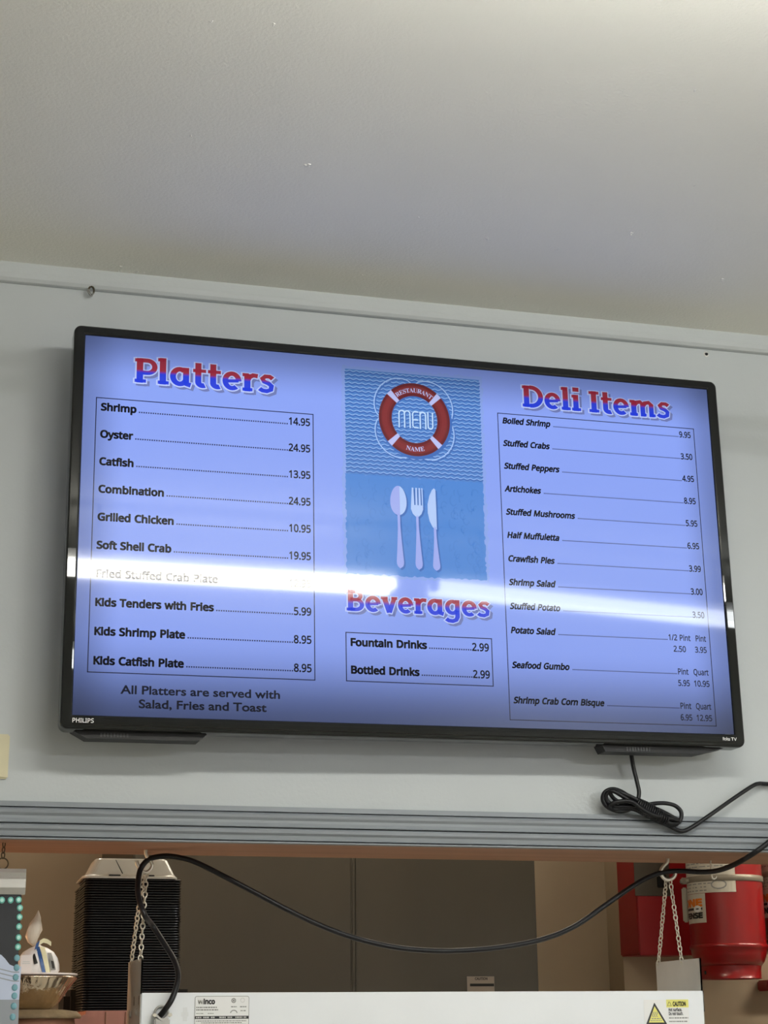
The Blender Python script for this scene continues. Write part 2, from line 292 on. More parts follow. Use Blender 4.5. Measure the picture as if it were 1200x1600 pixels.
    ('n', 'p'): (247, '136,219 161,216 182,207 200,191 214,170 222,142 225,108 222,74 214,46 200,24 183,9 161,-1 136,-4 107,0 85,12 69,27 67,27 69,10 69,-8 69,-96 34,-96 34,215 63,215 68,186 69,186 85,202 106,215;130,189 110,187 95,181 84,171 76,156 71,138 69,115 69,108 71,83 75,63 83,47 94,35 110,28 131,25 149,28 163,36 174,49 182,66 186,86 188,108 184,141 174,167 156,184'),
    ('n', 'q'): (247, '177,-4 178,12 179,29 177,29 166,16 151,6 133,-2 109,-4 85,-1 64,8 46,24 33,45 25,73 22,107 25,141 33,169 47,191 65,206 86,216 111,219 134,217 152,209 166,199 178,186 179,186 184,215 213,215 213,-96 177,-96;116,25 136,27 152,33 163,43 171,58 176,77 178,99 178,107 174,143 164,169 145,184 115,190 90,184 73,167 62,140 59,106 62,72 73,47 91,31'),
    ('n', 'r'): (166, '134,219 147,218 160,217 155,184 144,186 132,187 108,182 88,167 74,144 69,115 69,0 34,0 34,215 63,215 67,176 69,176 85,197 107,213 120,217'),
    ('n', 's'): (192, '174,59 171,40 164,24 151,12 134,3 113,-2 88,-4 50,0 21,10 21,42 52,30 89,24 112,27 128,33 137,43 140,56 136,71 120,83 87,98 51,114 38,123 28,133 22,146 20,162 26,186 43,204 68,215 101,219 138,215 170,204 158,176 129,186 99,190 80,188 66,183 57,175 54,164 59,149 77,137 109,123 144,107 157,99 166,88 172,75'),
    ('n', 't'): (145, '106,25 122,26 136,29 136,2 120,-2 100,-4 84,-3 69,2 56,10 46,22 39,39 37,63 37,188 6,188 6,204 37,219 51,264 72,264 72,215 134,215 134,188 72,188 72,63 75,46 82,34 92,27'),
    ('n', 'u'): (248, '214,215 214,0 185,0 180,28 178,28 160,10 137,-1 110,-4 86,-2 67,4 51,15 40,30 34,49 32,74 32,215 67,215 67,77 70,54 79,38 94,28 115,25 137,28 153,34 165,45 173,61 177,80 178,103 178,215'),
    ('n', 'w'): (315, '173,121 168,138 164,154 160,168 158,178 156,178 154,168 151,154 147,138 142,121 103,0 63,0 4,215 41,215 71,101 77,77 82,55 85,36 86,36 89,49 92,64 96,80 101,94 139,215 177,215 214,94 220,75 225,54 229,37 230,37 233,54 238,76 245,101 275,215 311,215 251,0 210,0'),
    ('n', 'y'): (204, '0,215 38,215 85,93 92,72 98,52 103,34 104,34 112,60 123,93 166,215 204,215 112,-30 94,-65 83,-78 69,-88 53,-94 34,-96 17,-95 4,-93 4,-65 15,-67 28,-67 50,-63 65,-50 76,-29 87,-1'),
    ('b', ' '): (130, ''),
    ('b', ','): (110, '30,-59 62,-42 82,-16 88,13 84,39 71,55 53,62 37,58 27,48 23,33 26,19 35,9 48,5 49,-15 43,-34 30,-50'),
    ('b', 'A'): (334, '181,343 147,343 0,0 50,0 93,101 238,101 284,0 334,0;163,268 218,145 112,145'),
    ('b', 'F'): (235, '220,341 38,341 38,0 87,0 87,159 220,159 220,203 87,203 87,297 220,297'),
    ('b', 'P'): (255, '35,341 35,0 84,0 84,148 135,148 177,152 210,166 232,186 246,213 250,243 246,274 233,301 212,322 181,336 142,341;84,297 142,297 176,289 194,270 200,245 192,216 171,198 140,192 84,192'),
    ('b', 'S'): (229, '200,322 162,340 124,346 89,341 60,329 38,311 25,285 20,255 35,207 72,174 116,147 152,118 168,83 162,63 143,46 112,40 79,45 49,62 22,89 22,27 51,9 83,-1 118,-5 149,0 175,13 195,32 208,58 213,88 198,141 161,177 117,203 81,228 66,261 73,282 92,296 120,302 144,298 171,287 200,266'),
    ('b', 'T'): (302, '294,341 9,341 9,297 127,297 127,0 176,0 176,297 294,297'),
    ('b', 'a'): (214, '206,40 192,31 182,28 176,31 174,40 174,155 169,182 158,203 140,218 118,226 92,229 62,226 37,216 18,199 18,150 40,171 64,183 89,187 111,183 125,170 129,148 129,136 90,122 68,113 47,104 30,91 18,74 13,51 20,23 39,3 68,-5 99,1 128,19 135,5 146,-2 163,-5 182,-1 206,13;129,46 110,32 90,27 73,31 62,42 58,59 68,81 94,98 129,111'),
    ('b', 'd'): (255, '226,341 181,341 181,220 156,227 134,229 97,224 66,208 43,185 27,154 22,118 27,78 41,45 64,21 94,5 131,0 226,0;181,38 136,38 109,41 90,51 77,67 70,87 68,111 71,137 80,159 96,175 116,185 140,189 160,187 181,181'),
    ('b', 'e'): (240, '219,65 180,45 141,38 103,46 78,68 65,106 223,106 219,150 206,185 186,209 158,224 126,229 91,224 62,208 40,185 25,153 21,115 25,79 39,46 61,20 91,2 130,-5 164,-2 192,7 219,22;66,135 77,165 97,184 127,191 154,184 172,165 179,135'),
    ('b', 'h'): (250, '75,341 31,341 31,0 75,0 75,161 104,186 131,194 154,187 170,168 175,139 175,0 220,0 220,138 216,171 205,196 189,215 168,225 143,229 118,225 95,213 76,195 75,195'),
    ('b', 'i'): (110, '77,225 33,225 33,0 77,0;82,293 78,306 68,315 55,319 42,315 32,306 29,293 32,279 42,270 55,266 68,270 78,279'),
    ('b', 'l'): (110, '77,341 33,341 33,0 77,0'),
    ('b', 'n'): (250, '75,225 31,225 31,0 75,0 75,161 104,186 131,194 154,187 170,168 175,139 175,0 220,0 220,139 216,172 205,197 188,215 167,225 143,229 118,225 95,213 76,195 75,195'),
    ('b', 'o'): (276, '137,229 98,223 66,207 40,183 24,151 18,115 24,76 40,43 65,18 98,1 137,-5 177,1 210,17 236,42 252,75 258,115 252,152 236,184 210,208 176,223;136,189 161,185 182,175 198,159 209,139 213,114 209,87 199,65 183,49 162,39 136,36 112,39 92,50 77,66 67,88 64,115 67,139 77,159 92,175 112,185'),
    ('b', 'r'): (198, '35,225 35,0 79,0 79,118 86,153 106,177 134,187 153,180 175,165 199,203 172,223 145,229 124,223 102,205 80,173 79,173 79,225'),
    ('b', 's'): (193, '162,211 128,224 96,229 57,222 31,201 22,168 33,137 59,113 90,94 116,77 127,60 122,47 111,38 94,35 61,42 21,64 21,16 60,0 99,-5 137,4 163,27 173,62 168,83 152,102 122,125 80,152 68,170 71,180 81,187 97,190 126,184 162,167'),
    ('b', 't'): (167, '84,271 0,190 0,185 39,185 39,66 42,43 51,24 65,9 86,-1 112,-5 139,0 166,11 166,52 140,40 116,36 101,38 89,49 84,70 84,185 155,185 155,225 84,225'),
    ('b', 'v'): (219, '103,-5 118,-5 217,225 170,225 111,87 50,225 2,225'),
    ('b', 'w'): (360, '197,225 164,225 107,89 48,225 0,225 100,-5 114,-5 180,153 247,-5 261,-5 360,225 312,225 254,89'),
    ('s', 'A'): (218, '-4,0 -4,9 5,11 12,15 25,37 103,233 112,233 192,43 206,17 212,11 222,9 222,0 115,0 115,9 135,13 142,23 136,41 126,66 52,66 39,35 38,29 37,24 43,13 62,9 64,9 64,0;57,80 121,80 88,160'),
    ('s', 'E'): (221, '7,0 7,8 22,10 31,15 36,24 38,39 38,184 36,202 31,213 22,218 8,219 8,228 199,228 199,160 192,160 184,186 170,203 148,212 116,215 100,214 93,208 91,194 91,123 97,123 116,126 130,134 138,150 144,173 152,173 152,59 144,59 137,91 130,100 120,107 93,111 91,111 91,34 93,23 96,17 115,14 138,15 157,19 172,27 185,37 196,52 206,72 215,72 201,0'),
    ('s', 'I'): (130, '7,0 7,9 21,11 31,16 36,24 38,38 38,193 36,206 32,214 22,218 7,219 7,228 122,228 122,219 107,218 98,214 93,206 91,193 91,39 94,22 103,13 123,9 123,0'),
    ('s', 'M'): (317, '7,0 7,9 21,11 31,16 36,25 38,40 38,191 35,208 26,216 7,219 7,228 92,228 158,71 225,228 309,228 309,219 295,217 286,212 282,203 280,189 280,43 282,21 291,12 308,9 308,0 198,0 198,9 216,12 225,22 227,42 227,199 144,0 135,0 53,194 53,40 54,24 60,15 70,10 85,9 85,0'),
    ('s', 'N'): (247, '201,-5 53,175 53,39 55,24 59,15 68,11 83,9 83,0 9,0 9,9 27,12 36,21 38,39 38,194 18,217 9,219 9,228 78,228 195,84 195,189 193,207 184,216 166,219 166,228 240,228 240,219 225,217 217,212 212,203 211,188 211,-5'),
    ('s', 'R'): (236, '8,0 8,9 22,11 31,16 36,25 37,40 37,189 36,203 31,212 22,217 8,219 8,228 108,228 152,224 184,213 202,194 209,167 203,143 186,124 157,112 216,25 226,13 239,9 240,9 240,0 169,0 101,106 91,106 91,40 93,25 97,16 106,11 121,9 121,0;91,117 102,117 124,120 140,129 149,145 152,168 147,194 134,210 112,216 101,214 95,211 91,193'),
    ('s', 'S'): (195, '21,-5 21,79 31,79 41,47 56,25 75,12 98,7 115,10 128,18 137,30 139,45 133,65 112,80 81,95 56,110 38,126 28,144 25,166 27,185 34,201 44,215 58,225 74,231 92,233 115,231 141,224 146,223 150,222 157,225 160,233 170,233 170,160 161,160 155,177 147,192 136,205 124,214 111,220 97,222 82,220 70,213 62,203 60,190 62,178 69,168 94,151 127,136 159,117 169,106 175,94 180,66 177,46 169,29 157,15 140,4 120,-3 96,-5 79,-4 63,0 49,5 42,6 35,4 31,-5'),
    ('s', 'T'): (212, '46,0 46,9 61,10 71,15 76,25 78,40 78,217 75,217 51,213 33,202 20,183 14,159 5,159 5,228 205,228 205,158 197,158 187,191 166,210 134,217 132,217 132,40 133,25 138,15 148,10 164,9 164,0'),
    ('s', 'U'): (246, '124,-6 84,-1 57,14 42,40 37,78 37,189 35,203 30,212 22,217 7,219 7,228 120,228 120,219 101,216 93,208 90,189 90,70 93,44 102,26 116,15 137,11 170,19 190,42 196,80 196,189 195,203 190,212 180,217 164,219 164,228 237,228 237,219 224,216 216,211 213,202 211,189 211,91 206,46 190,16 163,-1'),
}
CAPH = {'n': 286.0, 'b': 343.0, 's': 228.0}
_cache = {}
def glyph(font, ch):
    if (font, ch) in _cache: return _cache[(font, ch)]
    adv, s = GLYPHS[(font, ch)]
    cs = [[tuple(float(q) for q in p.split(',')) for p in c.split()] for c in s.split(';')] if s else []
    tris = []
    if cs:
        flat = [p for c in cs for p in c]
        tris = [[flat[i] for i in t] for t in tessellate_polygon([[Vector((x, y, 0)) for x, y in c] for c in cs])]
    _cache[(font, ch)] = (adv, cs, tris)
    return _cache[(font, ch)]
def text_width(s, font, track=0): return sum(glyph(font, c)[0] + track for c in s) - track
def text(mb, s, x, y, cap, m, P, font='n', x1=None, align='l', bold=0.0, shear=0.0, track=0, xs=1.0):
    """lay flat letters: x, y baseline start (y upward), cap = capital height; P maps (x, y) to a 3-D point"""
    k = cap / CAPH[font]
    w = text_width(s, font, track)
    if x1 is not None: xs = (x1 - x) / (w * k)
    if align == 'r': x -= w * k * xs
    if align == 'c': x -= w * k * xs / 2
    pen = 0.0
    for ch in s:
        adv, cs, tris = glyph(font, ch)
        def Q(p): return P(x + (pen + p[0]) * k * xs + shear * p[1] * k, y + p[1] * k)
        for t in tris: mb.poly([Q(p) for p in t], m)
        if bold:
            h = bold / 2
            for c in cs:
                n = len(c)
                for i in range(n):
                    a, b = c[i], c[(i + 1) % n]
                    dx, dy = b[0] - a[0], b[1] - a[1]; L = math.hypot(dx, dy)
                    if L < 1e-6: continue
                    ex, ey = dx / L * h * .5, dy / L * h * .5; nx, ny = -dy / L * h, dx / L * h
                    mb.poly([Q((a[0] - ex + nx, a[1] - ey + ny)), Q((a[0] - ex - nx, a[1] - ey - ny)), Q((b[0] + ex - nx, b[1] + ey - ny)), Q((b[0] + ex + nx, b[1] + ey + ny))], m)
        pen += adv + track
def stroke(mb, pts, w, m, P, ext=0.0, closed=False):
    """a flat ribbon of width w along 2-D points"""
    n = len(pts); L = []; R = []
    for i in range(n):
        if closed: a, b = pts[i - 1], pts[(i + 1) % n]
        else: a, b = pts[max(i - 1, 0)], pts[min(i + 1, n - 1)]
        dx, dy = b[0] - a[0], b[1] - a[1]; l = math.hypot(dx, dy) or 1.0
        x, y = pts[i]
        if not closed and i == 0: x -= dx / l * ext; y -= dy / l * ext
        if not closed and i == n - 1: x += dx / l * ext; y += dy / l * ext
        L.append((x - dy / l * w / 2, y + dx / l * w / 2)); R.append((x + dy / l * w / 2, y - dx / l * w / 2))
    for i in range(n if closed else n - 1):
        j = (i + 1) % n
        mb.poly([P(*L[i]), P(*R[i]), P(*R[j]), P(*L[j])], m)
def arc(cx, cy, rx, ry, a0, a1, n=14):
    return [(cx + rx * math.cos(math.radians(a0 + (a1 - a0) * i / n)), cy + ry * math.sin(math.radians(a0 + (a1 - a0) * i / n))) for i in range(n + 1)]
# heavy slab letters of the three headings, drawn as strokes (100 = capital height)
W1, W2 = 23, 15
SLAB = {
 'P': (72, [([(18, 0), (18, 100)], W1), ([(2, 8), (38, 8)], W2), ([(2, 92), (24, 92)], W2), ([(18, 92)] + arc(42, 67, 23, 25, 90, -90) + [(18, 42)], 19)]),
 'l': (40, [([(19, 0), (19, 108)], W1), ([(3, 8), (38, 8)], W2), ([(3, 100), (24, 100)], W2)]),
 'a': (72, [(arc(33, 38, 22, 30, 50, 330, 20), 21), ([(53, 76), (53, 22), (56, 9), (68, 6)], 22), ([(33, 68), (60, 68)], W2)]),
 't': (48, [([(20, 100), (20, 24)] + arc(34, 22, 14, 14, 180, 300, 8), 22), ([(3, 68), (45, 68)], W2)]),
 'e': (64, [([(12, 36), (54, 40)], 15)  , (arc(33, 38, 22, 30, 0, 310, 24), 20)]),
 'r': (54, [([(19, 0), (19, 72)], W1), ([(3, 8), (36, 8)], W2), ([(3, 68), (24, 68)], W2), ([(19, 44), (26, 60), (38, 68), (53, 66)], 20)]),
 's': (54, [([(48, 60), (38, 68), (24, 68), (14, 58), (20, 46), (34, 40), (44, 30), (42, 14), (28, 7), (14, 9), (5, 16)], 19)]),
 'D': (84, [([(18, 0), (18, 100)], W1), ([(2, 8), (36, 8)], W2), ([(2, 92), (36, 92)], W2), ([(30, 92)] + arc(36, 50, 36, 42, 90, -90, 20) + [(30, 8)], 21)]),
 'i': (40, [([(19, 0), (19, 76)], W1), ([(3, 8), (38, 8)], W2), ([(3, 68), (24, 68)], W2), ([(8, 100), (32, 100)], 22)]),
 'I': (48, [([(23, 0), (23, 100)], W1), ([(4, 8), (43, 8)], W2), ([(4, 92), (43, 92)], W2)]),
 'm': (108, [([(19, 0), (19, 72)], W1), ([(3, 8), (34, 8)], W2), ([(3, 68), (24, 68)], W2), ([(19, 48), (30, 64), (44, 68), (54, 58), (54, 0)], 21), ([(54, 48), (64, 64), (78, 68), (88, 58), (88, 0)], 21), ([(46, 8), (68, 8)], W2), ([(80, 8), (104, 8)], W2)]),
 'B': (74, [([(18, 0), (18, 100)], W1), ([(2, 8), (36, 8)], W2), ([(2, 92), (36, 92)], W2), ([(18, 92)] + arc(38, 73, 20, 19, 90, -90) + [(18, 54)], 18), ([(18, 54)] + arc(40, 31, 23, 23, 90, -90) + [(18, 8)], 19)]),
 'v': (66, [([(14, 70), (34, 0)], 23), ([(54, 70), (34, 0)], 20), ([(0, 69), (28, 69)], W2), ([(42, 69), (66, 69)], W2)]),
 'g': (68, [(arc(32, 40, 21, 28, 50, 330, 20), 20), ([(52, 76), (52, -6), (46, -20), (32, -26), (16, -24), (6, -16)], 21), ([(32, 68), (60, 68)], W2)]),
 ' ': (26, []),
}
def slab_width(s): return sum(SLAB[c][0] for c in s)
def slab_text(mb, s, x, y, cap, x1, m, P, grow=0.0):
    ky = cap / 100.0; kx = (x1 - x) / slab_width(s)
    pen = 0
    for ch in s:
        adv, ss = SLAB[ch]
        for pts, w in ss:
            def Q(a, b, pen=pen): return P(x + (pen + a) * kx, y + b * ky)
            stroke(mb, pts, w * .9 + 2 * grow, m, Q, ext=grow)
        pen += adv

# ------------------------------------------------------------------ the room
XL, XR, YB = -3.0, 4.2, -7.0
OPX0, OPX1, OPZ0, OPZ1 = -1.5, 1.7, 1.02, 1.903
WT = 0.2                                           # thickness of the wall with the pass-through
mb = MB(); mb.box(((XL + XR) / 2, (YB + 3.0) / 2, -0.05), (XR - XL, 3.0 - YB, 0.1), m_floor); structure(mb.build('floor'))
mb = MB()
mb.box(((XL + XR) / 2, (YB + 0.1) / 2, CEIL_Z + 0.05), (XR - XL, 0.1 - YB, 0.1), m_ceil)
# drips and flakes of old paint standing on the ceiling
for px, py, r in [(190, 418, .0035), (186, 424, .0022), (215, 425, .003), (224, 427, .002), (240, 432, .003), (252, 434, .0018), (140, 421, .0018), (172, 424, .0016),
                  (357, 446, .003), (565, 430, .0022), (480, 258, .0035), (297, 211, .002), (1130, 437, .0035), (1098, 515, .004), (1093, 518, .003), (1103, 511, .002), (910, 497, .0025),
                  (805, 462, .002), (1085, 290, .002), (985, 365, .003), (870, 390, .002), (1085, 143, .0025), (430, 38, .0025), (330, 33, .002), (125, 262, .002), (655, 340, .002), (762, 372, .0025)]:
    p = at_z(px, py, CEIL_Z)
    for k in range(3):
        q = p + Vector((random.uniform(-1, 1) * r, random.uniform(-1, 1) * r * 1.5, 0))
        a = random.uniform(0, PI)
        bm = bmesh.new(); bmesh.ops.create_icosphere(bm, subdivisions=1, radius=1.0)
        T = Matrix.Translation(q) @ Matrix.Rotation(a, 4, 'Z') @ Matrix.Diagonal((r * random.uniform(.5, 1.1), r * random.uniform(.4, .8), r * .35, 1))
        mb.from_bm(bm, m_chip, T, True); bm.free()
structure(mb.build('ceiling'))
# wall with the pass-through: one solid made of four slabs that share their edges
mb = MB()
def slab(mb, x0, x1, z0, z1, y0, y1, m): mb.box(((x0 + x1) / 2, (y0 + y1) / 2, (z0 + z1) / 2), (x1 - x0, y1 - y0, z1 - z0), m)
slab(mb, XL, XR, OPZ1, CEIL_Z, 0, WT, m_wall)
slab(mb, XL, OPX0, 0, OPZ1, 0, WT, m_wall); slab(mb, OPX1, XR, 0, OPZ1, 0, WT, m_wall); slab(mb, OPX0, OPX1, 0, OPZ0, 0, WT, m_wall)
structure(mb.build('wall_front'))
for nm, c, s in [('wall_left', (XL - .05, (YB + 3.0) / 2, 1.45), (.1, 3.0 - YB, 2.9)), ('wall_right', (XR + .05, (YB + 3.0) / 2, 1.45), (.1, 3.0 - YB, 2.9)),
                 ('wall_back', ((XL + XR) / 2, YB - .05, 1.45), (XR - XL, .1, 2.9))]:
    mb = MB(); mb.box(c, s, m_room); structure(mb.build(nm))
KY = 2.5
mb = MB(); mb.box(((XL + XR) / 2, KY + .05, 1.45), (XR - XL, .1, 2.9), m_tan); structure(mb.build('wall_kitchen'))
mb = MB(); mb.box(((XL + XR) / 2, (WT + 2.9) / 2, 2.75), (XR - XL, 2.7, 0.1), m_tan); structure(mb.build('ceiling_kitchen'))
# shallow chase on the kitchen wall behind the red equipment
px0 = at(949, 1450, KY).x
mb = MB(); slab(mb, px0, XR, 0, 2.7, KY - .12, KY, m_tan); structure(mb.build('wall_chase'))

# strip moulding along the top of the wall: a shallow cove with a lip under the ceiling
mb = MB()
za = at(0, 438.5, -.008).z
mb.prism([(0, CEIL_Z), (-.016, CEIL_Z), (-.0165, za + .014), (-.014, za + .006), (-.010, za + .001), (-.006, za), (0, za)], XL, XR, m_wall)
structure(mb.build('trim_1'))
# grey casing over the pass-through, with three beads and dark grooves between them
z0 = at(600, 1320.6, -.018).z; z1 = at(600, 1264.5, -.012).z; zg1 = at(600, 1273, -.015).z; zg2 = at(600, 1297, -.017).z
def casing(t0, t1): return t0 + (t1 - t0)
prof = [(0, z1), (-.012, z1), (-.013, zg1 + .0012), (-.006, zg1 + .0008), (-.006, zg1 - .0008), (-.015, zg1 - .0012),
        (-.019, zg1 - .0045), (-.0185, zg1 - .009), (-.0155, zg1 - .013), (-.016, zg2 + .0075), (-.0185, zg2 + .003), (-.018, zg2 + .0012),
        (-.008, zg2 + .0008), (-.008, zg2 - .0008), (-.018, zg2 - .0012), (-.0205, zg2 - .004), (-.0205, zg2 - .0085), (-.017, zg2 - .012),
        (-.0165, z0 + .0062), (-.018, z0 + .0045), (-.010, z0 + .0038), (-.010, z0 + .0026), (-.0195, z0 + .0022), (-.0195, z0), (0, z0)]
mb = MB(); mb.prism(prof, OPX0 - .06, OPX1 + .06, m_trim); structure(mb.build('trim_2'))
SZ = z0 + .0005                                    # underside of the pass-through's head board
mb = MB(); slab(mb, OPX0, OPX1, SZ, OPZ1, 0, WT + .002, m_soffit); structure(mb.build('trim_3'))
mb = MB(); slab(mb, OPX0, OPX1, OPZ0, OPZ0 + .03, -.12, WT + .12, m_alum)
o = mb.build('counter_ledge'); structure(o); o.name = 'trim_4'

# fluorescent fittings on the ceiling: open strips with two bare tubes each
HUNG = CEIL_Z - .126
def fixture(a, b, label, m_t, zc=CEIL_Z, cat='ceiling light', group=None, gap=.064, ry=1.0, ribs=2):
    a = Vector((a[0], a[1], 0)); b = Vector((b[0], b[1], 0)); L = (b - a).length; c = (a + b) / 2
    t = empty('fluorescent_fixture', (c.x, c.y, zc), label, cat, group)
    t.rotation_euler = (0, 0, math.atan2(b.y - a.y, b.x - a.x))
    h = MB(); h.prism([(-.03, 0), (-.026, -.020), (.026, -.020), (.03, 0)], -L / 2 - .03, L / 2 + .03, m_lampbody); h.build('housing', t)
    if zc < CEIL_Z - .02 and c.y < 0:
        for s in (-1, 1): r_ = MB(); r_.tube([(s * L * .36, 0, 0), (s * L * .36, 0, CEIL_Z - zc)], .006, m_lampbody, 8); r_.build('hanger_rod', t)
    for s in (-1, 1):
        u = MB(); u.tube([(-L / 2, s * gap / 2, -.040), (L / 2, s * gap / 2, -.040)], .013, m_t, 12); u.build('lamp_tube', t)
        for e in (-1, 1):
            k = MB(); k.box((e * (L / 2 + .012), s * gap / 2, -.034), (.018, .03, .042), m_lampbody, .003); k.build('tube_holder', t)
    return t
fixture((-0.47, -1.514), (0.385, -1.489), 'twin tube fluorescent strip hung over the counter, left of the pair nearest the screen', m_tube, HUNG)
fixture((0.495, -1.478), (1.50, -1.612), 'twin tube fluorescent strip hung over the counter, right of the pair nearest the screen', m_tube_r, HUNG)
fixture((2.72, -2.9), (3.94, -2.9), 'added unseen twin tube strip lighting the wall from the right side of the dining room', m_tube_side)
fixture((2.0, -5.6), (3.22, -5.6), 'added unseen twin tube strip far back, filling in the dining room light', m_tube_fill)
fixture((-.6, 1.0), (.6, 1.0), 'twin tube fluorescent strip on the kitchen ceiling, over the shelf', m_tube_kit, 2.70)
fixture((1.75, 1.45), (2.95, 1.45), 'added unseen twin tube strip on the kitchen ceiling, brightening the right part', m_tube_kit2, 2.70)

# ------------------------------------------------------------------ the television
TVM = Matrix(((0.999746197809797, -0.020391074679615345, -0.009578310825229724, 0.0),
              (0.02042268920873136, 0.99978626755024, 0.0032144958303475524, -0.095),
              (0.00951071660485861, -0.003409294849393729, 0.9999489601866147, 2.38),
              (0, 0, 0, 1)))
SW, SH = 1.107, 0.623
tv = bpy.data.objects.new('television', None); col.objects.link(tv); tv.matrix_world = TVM
tag(tv, 'wide black wall-mounted television showing a blue platters and deli menu', 'television')

def rrect(x0, x1, z0, z1, r, n=6):
    out = []
    for cx, cz, a in ((x1 - r, z1 - r, 0), (x0 + r, z1 - r, 90), (x0 + r, z0 + r, 180), (x1 - r, z0 + r, 270)):
        for i in range(n + 1):
            t = math.radians(a + 90 * i / n); out.append((cx + r * math.cos(t), cz + r * math.sin(t)))
    return out
# bezel: a rounded rectangular ring swept over its cross-section
mb = MB()
o0 = rrect(-.573, .573, -.3345, .3285, .012); rings = []
def ring(ox, y, r): return [(p[0], y, p[1]) for p in rrect(-.573 + ox, .573 - ox, -.3345 + ox, .3285 - ox, max(r, .001))]
def inner(y, g=0.0): return [(p[0], y, p[1]) for p in rrect(-.5537 - g, .5537 + g, -.3117 - g, .3117 + g, .0008)]
rings = [ring(.004, .034, .010), ring(0, .030, .012), ring(0, .002, .012), ring(.0008, -.0015, .0112), ring(.0030, -.0032, .009), inner(-.0032, .004), inner(-.0022, .0016), inner(.0015)]
mb.grid(rings, m_bezel, False, True)
bez = mb.build('bezel', tv)
for p in bez.data.polygons: p.use_smooth = False
# slanted lower strip of the bezel
mb = MB(); mb.prism([(-.0030, -.3172), (-.0045, -.3200), (-.0045, -.3262), (-.0030, -.3285)], -.552, .552, m_bezel); mb.build('lower_strip', tv)
mb = MB(); mb.box((0, .036, .0), (1.10, .02, .60), m_rear, .004); mb.box((0, .052, -.02), (.86, .022, .46), m_rear, .006); mb.build('rear_housing', tv)
mb = MB(); mb.box((0, .0745, 0), (.44, .023, .30), m_rear, .002); mb.build('wall_mount', tv)
# speaker boxes hanging under the lower edge
for x0, x1, sl, sr, zb in ((-.553, -.343, .022, .014, -.3452), (.317, .545, .006, .05, -.3448)):
    mb = MB()
    mb.prism([(x0, -.333), (x0 + sl, zb), (x1 - sr, zb), (x1, -.333), (x1, -.30), (x0, -.30)], .012, .046, m_rear, 'y')
    s = mb.build('speaker_housing', tv)
    g = MB()
    for k in range(9): g.box((x0 + .045 + k * .005, .0118, -.3395), (.0028, .0012, .006), m_black)
    g.build('speaker_grille', s)

def tvP(layer, y=None):
    dy = -0.00018 * layer if y is None else y
    return lambda u, v: ((u / 1600.0 - .5) * SW, dy, (.5 + v / 900.0) * SH)      # v grows upward from the top edge: v = -(row)
# maker's marks printed on the lower bezel
mb = MB(); text(mb, 'PHILIPS', -2, -918.5, 9.5, m_white, tvP(0, -.0047), 'n', x1=46, bold=16); mb.build('maker_mark', tv)
mb = MB(); text(mb, 'Roku', 1566, -917.5, 7.5, m_white, tvP(0, -.0047), 'n', x1=1586, bold=14); text(mb, 'TV', 1589, -917.5, 7.5, m_white, tvP(0, -.0047), 'n', x1=1604, bold=8); mb.build('platform_mark', tv)

# ---- the lit panel
def screen_mat(name, c, strength=1.0, split=None):
    """a colour the panel shows: a backlit pixel colour behind a faintly diffusing, glossy front sheet; the backlight is weaker along its edges"""
    m = bpy.data.materials.new(name); m.use_nodes = True; nt = m.node_tree; b = nt.nodes['Principled BSDF']; lk = nt.links.new
    set_in(b, 'Base Color', (0.004, 0.004, 0.005, 1)); set_in(b, 'Roughness', 0.2); set_in(b, 'Specular IOR Level', 0.09)
    set_in(b, 'Coat Weight', 0.48); set_in(b, 'Coat Roughness', 0.046)
    tc = nt.nodes.new('ShaderNodeTexCoord'); sx = nt.nodes.new('ShaderNodeSeparateXYZ'); lk(tc.outputs['Object'], sx.inputs[0])
    def rng(out, a, b_, lo, hi, smooth=True):
        r = nt.nodes.new('ShaderNodeMapRange'); r.interpolation_type = 'SMOOTHSTEP' if smooth else 'LINEAR'
        r.inputs['From Min'].default_value = a; r.inputs['From Max'].default_value = b_; r.inputs['To Min'].default_value = lo; r.inputs['To Max'].default_value = hi
        lk(out, r.inputs['Value']); return r.outputs[0]
    def mul(a, b_):
        n = nt.nodes.new('ShaderNodeMath'); n.operation = 'MULTIPLY'; lk(a, n.inputs[0]); lk(b_, n.inputs[1]); return n.outputs[0]
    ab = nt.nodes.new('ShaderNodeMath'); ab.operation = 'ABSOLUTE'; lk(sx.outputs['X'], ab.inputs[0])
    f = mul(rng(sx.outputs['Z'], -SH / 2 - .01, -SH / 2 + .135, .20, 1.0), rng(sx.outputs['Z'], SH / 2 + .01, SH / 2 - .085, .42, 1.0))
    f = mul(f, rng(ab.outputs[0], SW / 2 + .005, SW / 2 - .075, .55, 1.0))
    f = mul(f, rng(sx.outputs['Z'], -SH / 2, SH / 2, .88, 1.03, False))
    n = nt.nodes.new('ShaderNodeVectorMath'); n.operation = 'SCALE'
    if split:
        mix = nt.nodes.new('ShaderNodeMix'); mix.data_type = 'RGBA'
        lk(rng(sx.outputs['Z'], split[0] - split[1], split[0] + split[1], 0, 1), mix.inputs[0])
        mix.inputs[6].default_value = split[2]; mix.inputs[7].default_value = c
        lk(mix.outputs[2], n.inputs[0])
    else: n.inputs[0].default_value = c[:3]
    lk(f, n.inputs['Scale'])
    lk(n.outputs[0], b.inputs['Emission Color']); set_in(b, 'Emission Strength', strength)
    return m
def zrow(v): return (.5 - v / 900.0) * SH
s_bg = screen_mat('screen_background', rgb(139, 164, 246))
s_ink = screen_mat('screen_ink', rgb(6, 8, 22))
s_ink2 = screen_mat('screen_grey_ink', rgb(28, 34, 62))
s_line = screen_mat('screen_rule', rgb(20, 28, 70))
s_dot = screen_mat('screen_leader', rgb(34, 42, 92))
s_glow = screen_mat('screen_heading_edge', rgb(188, 204, 255))
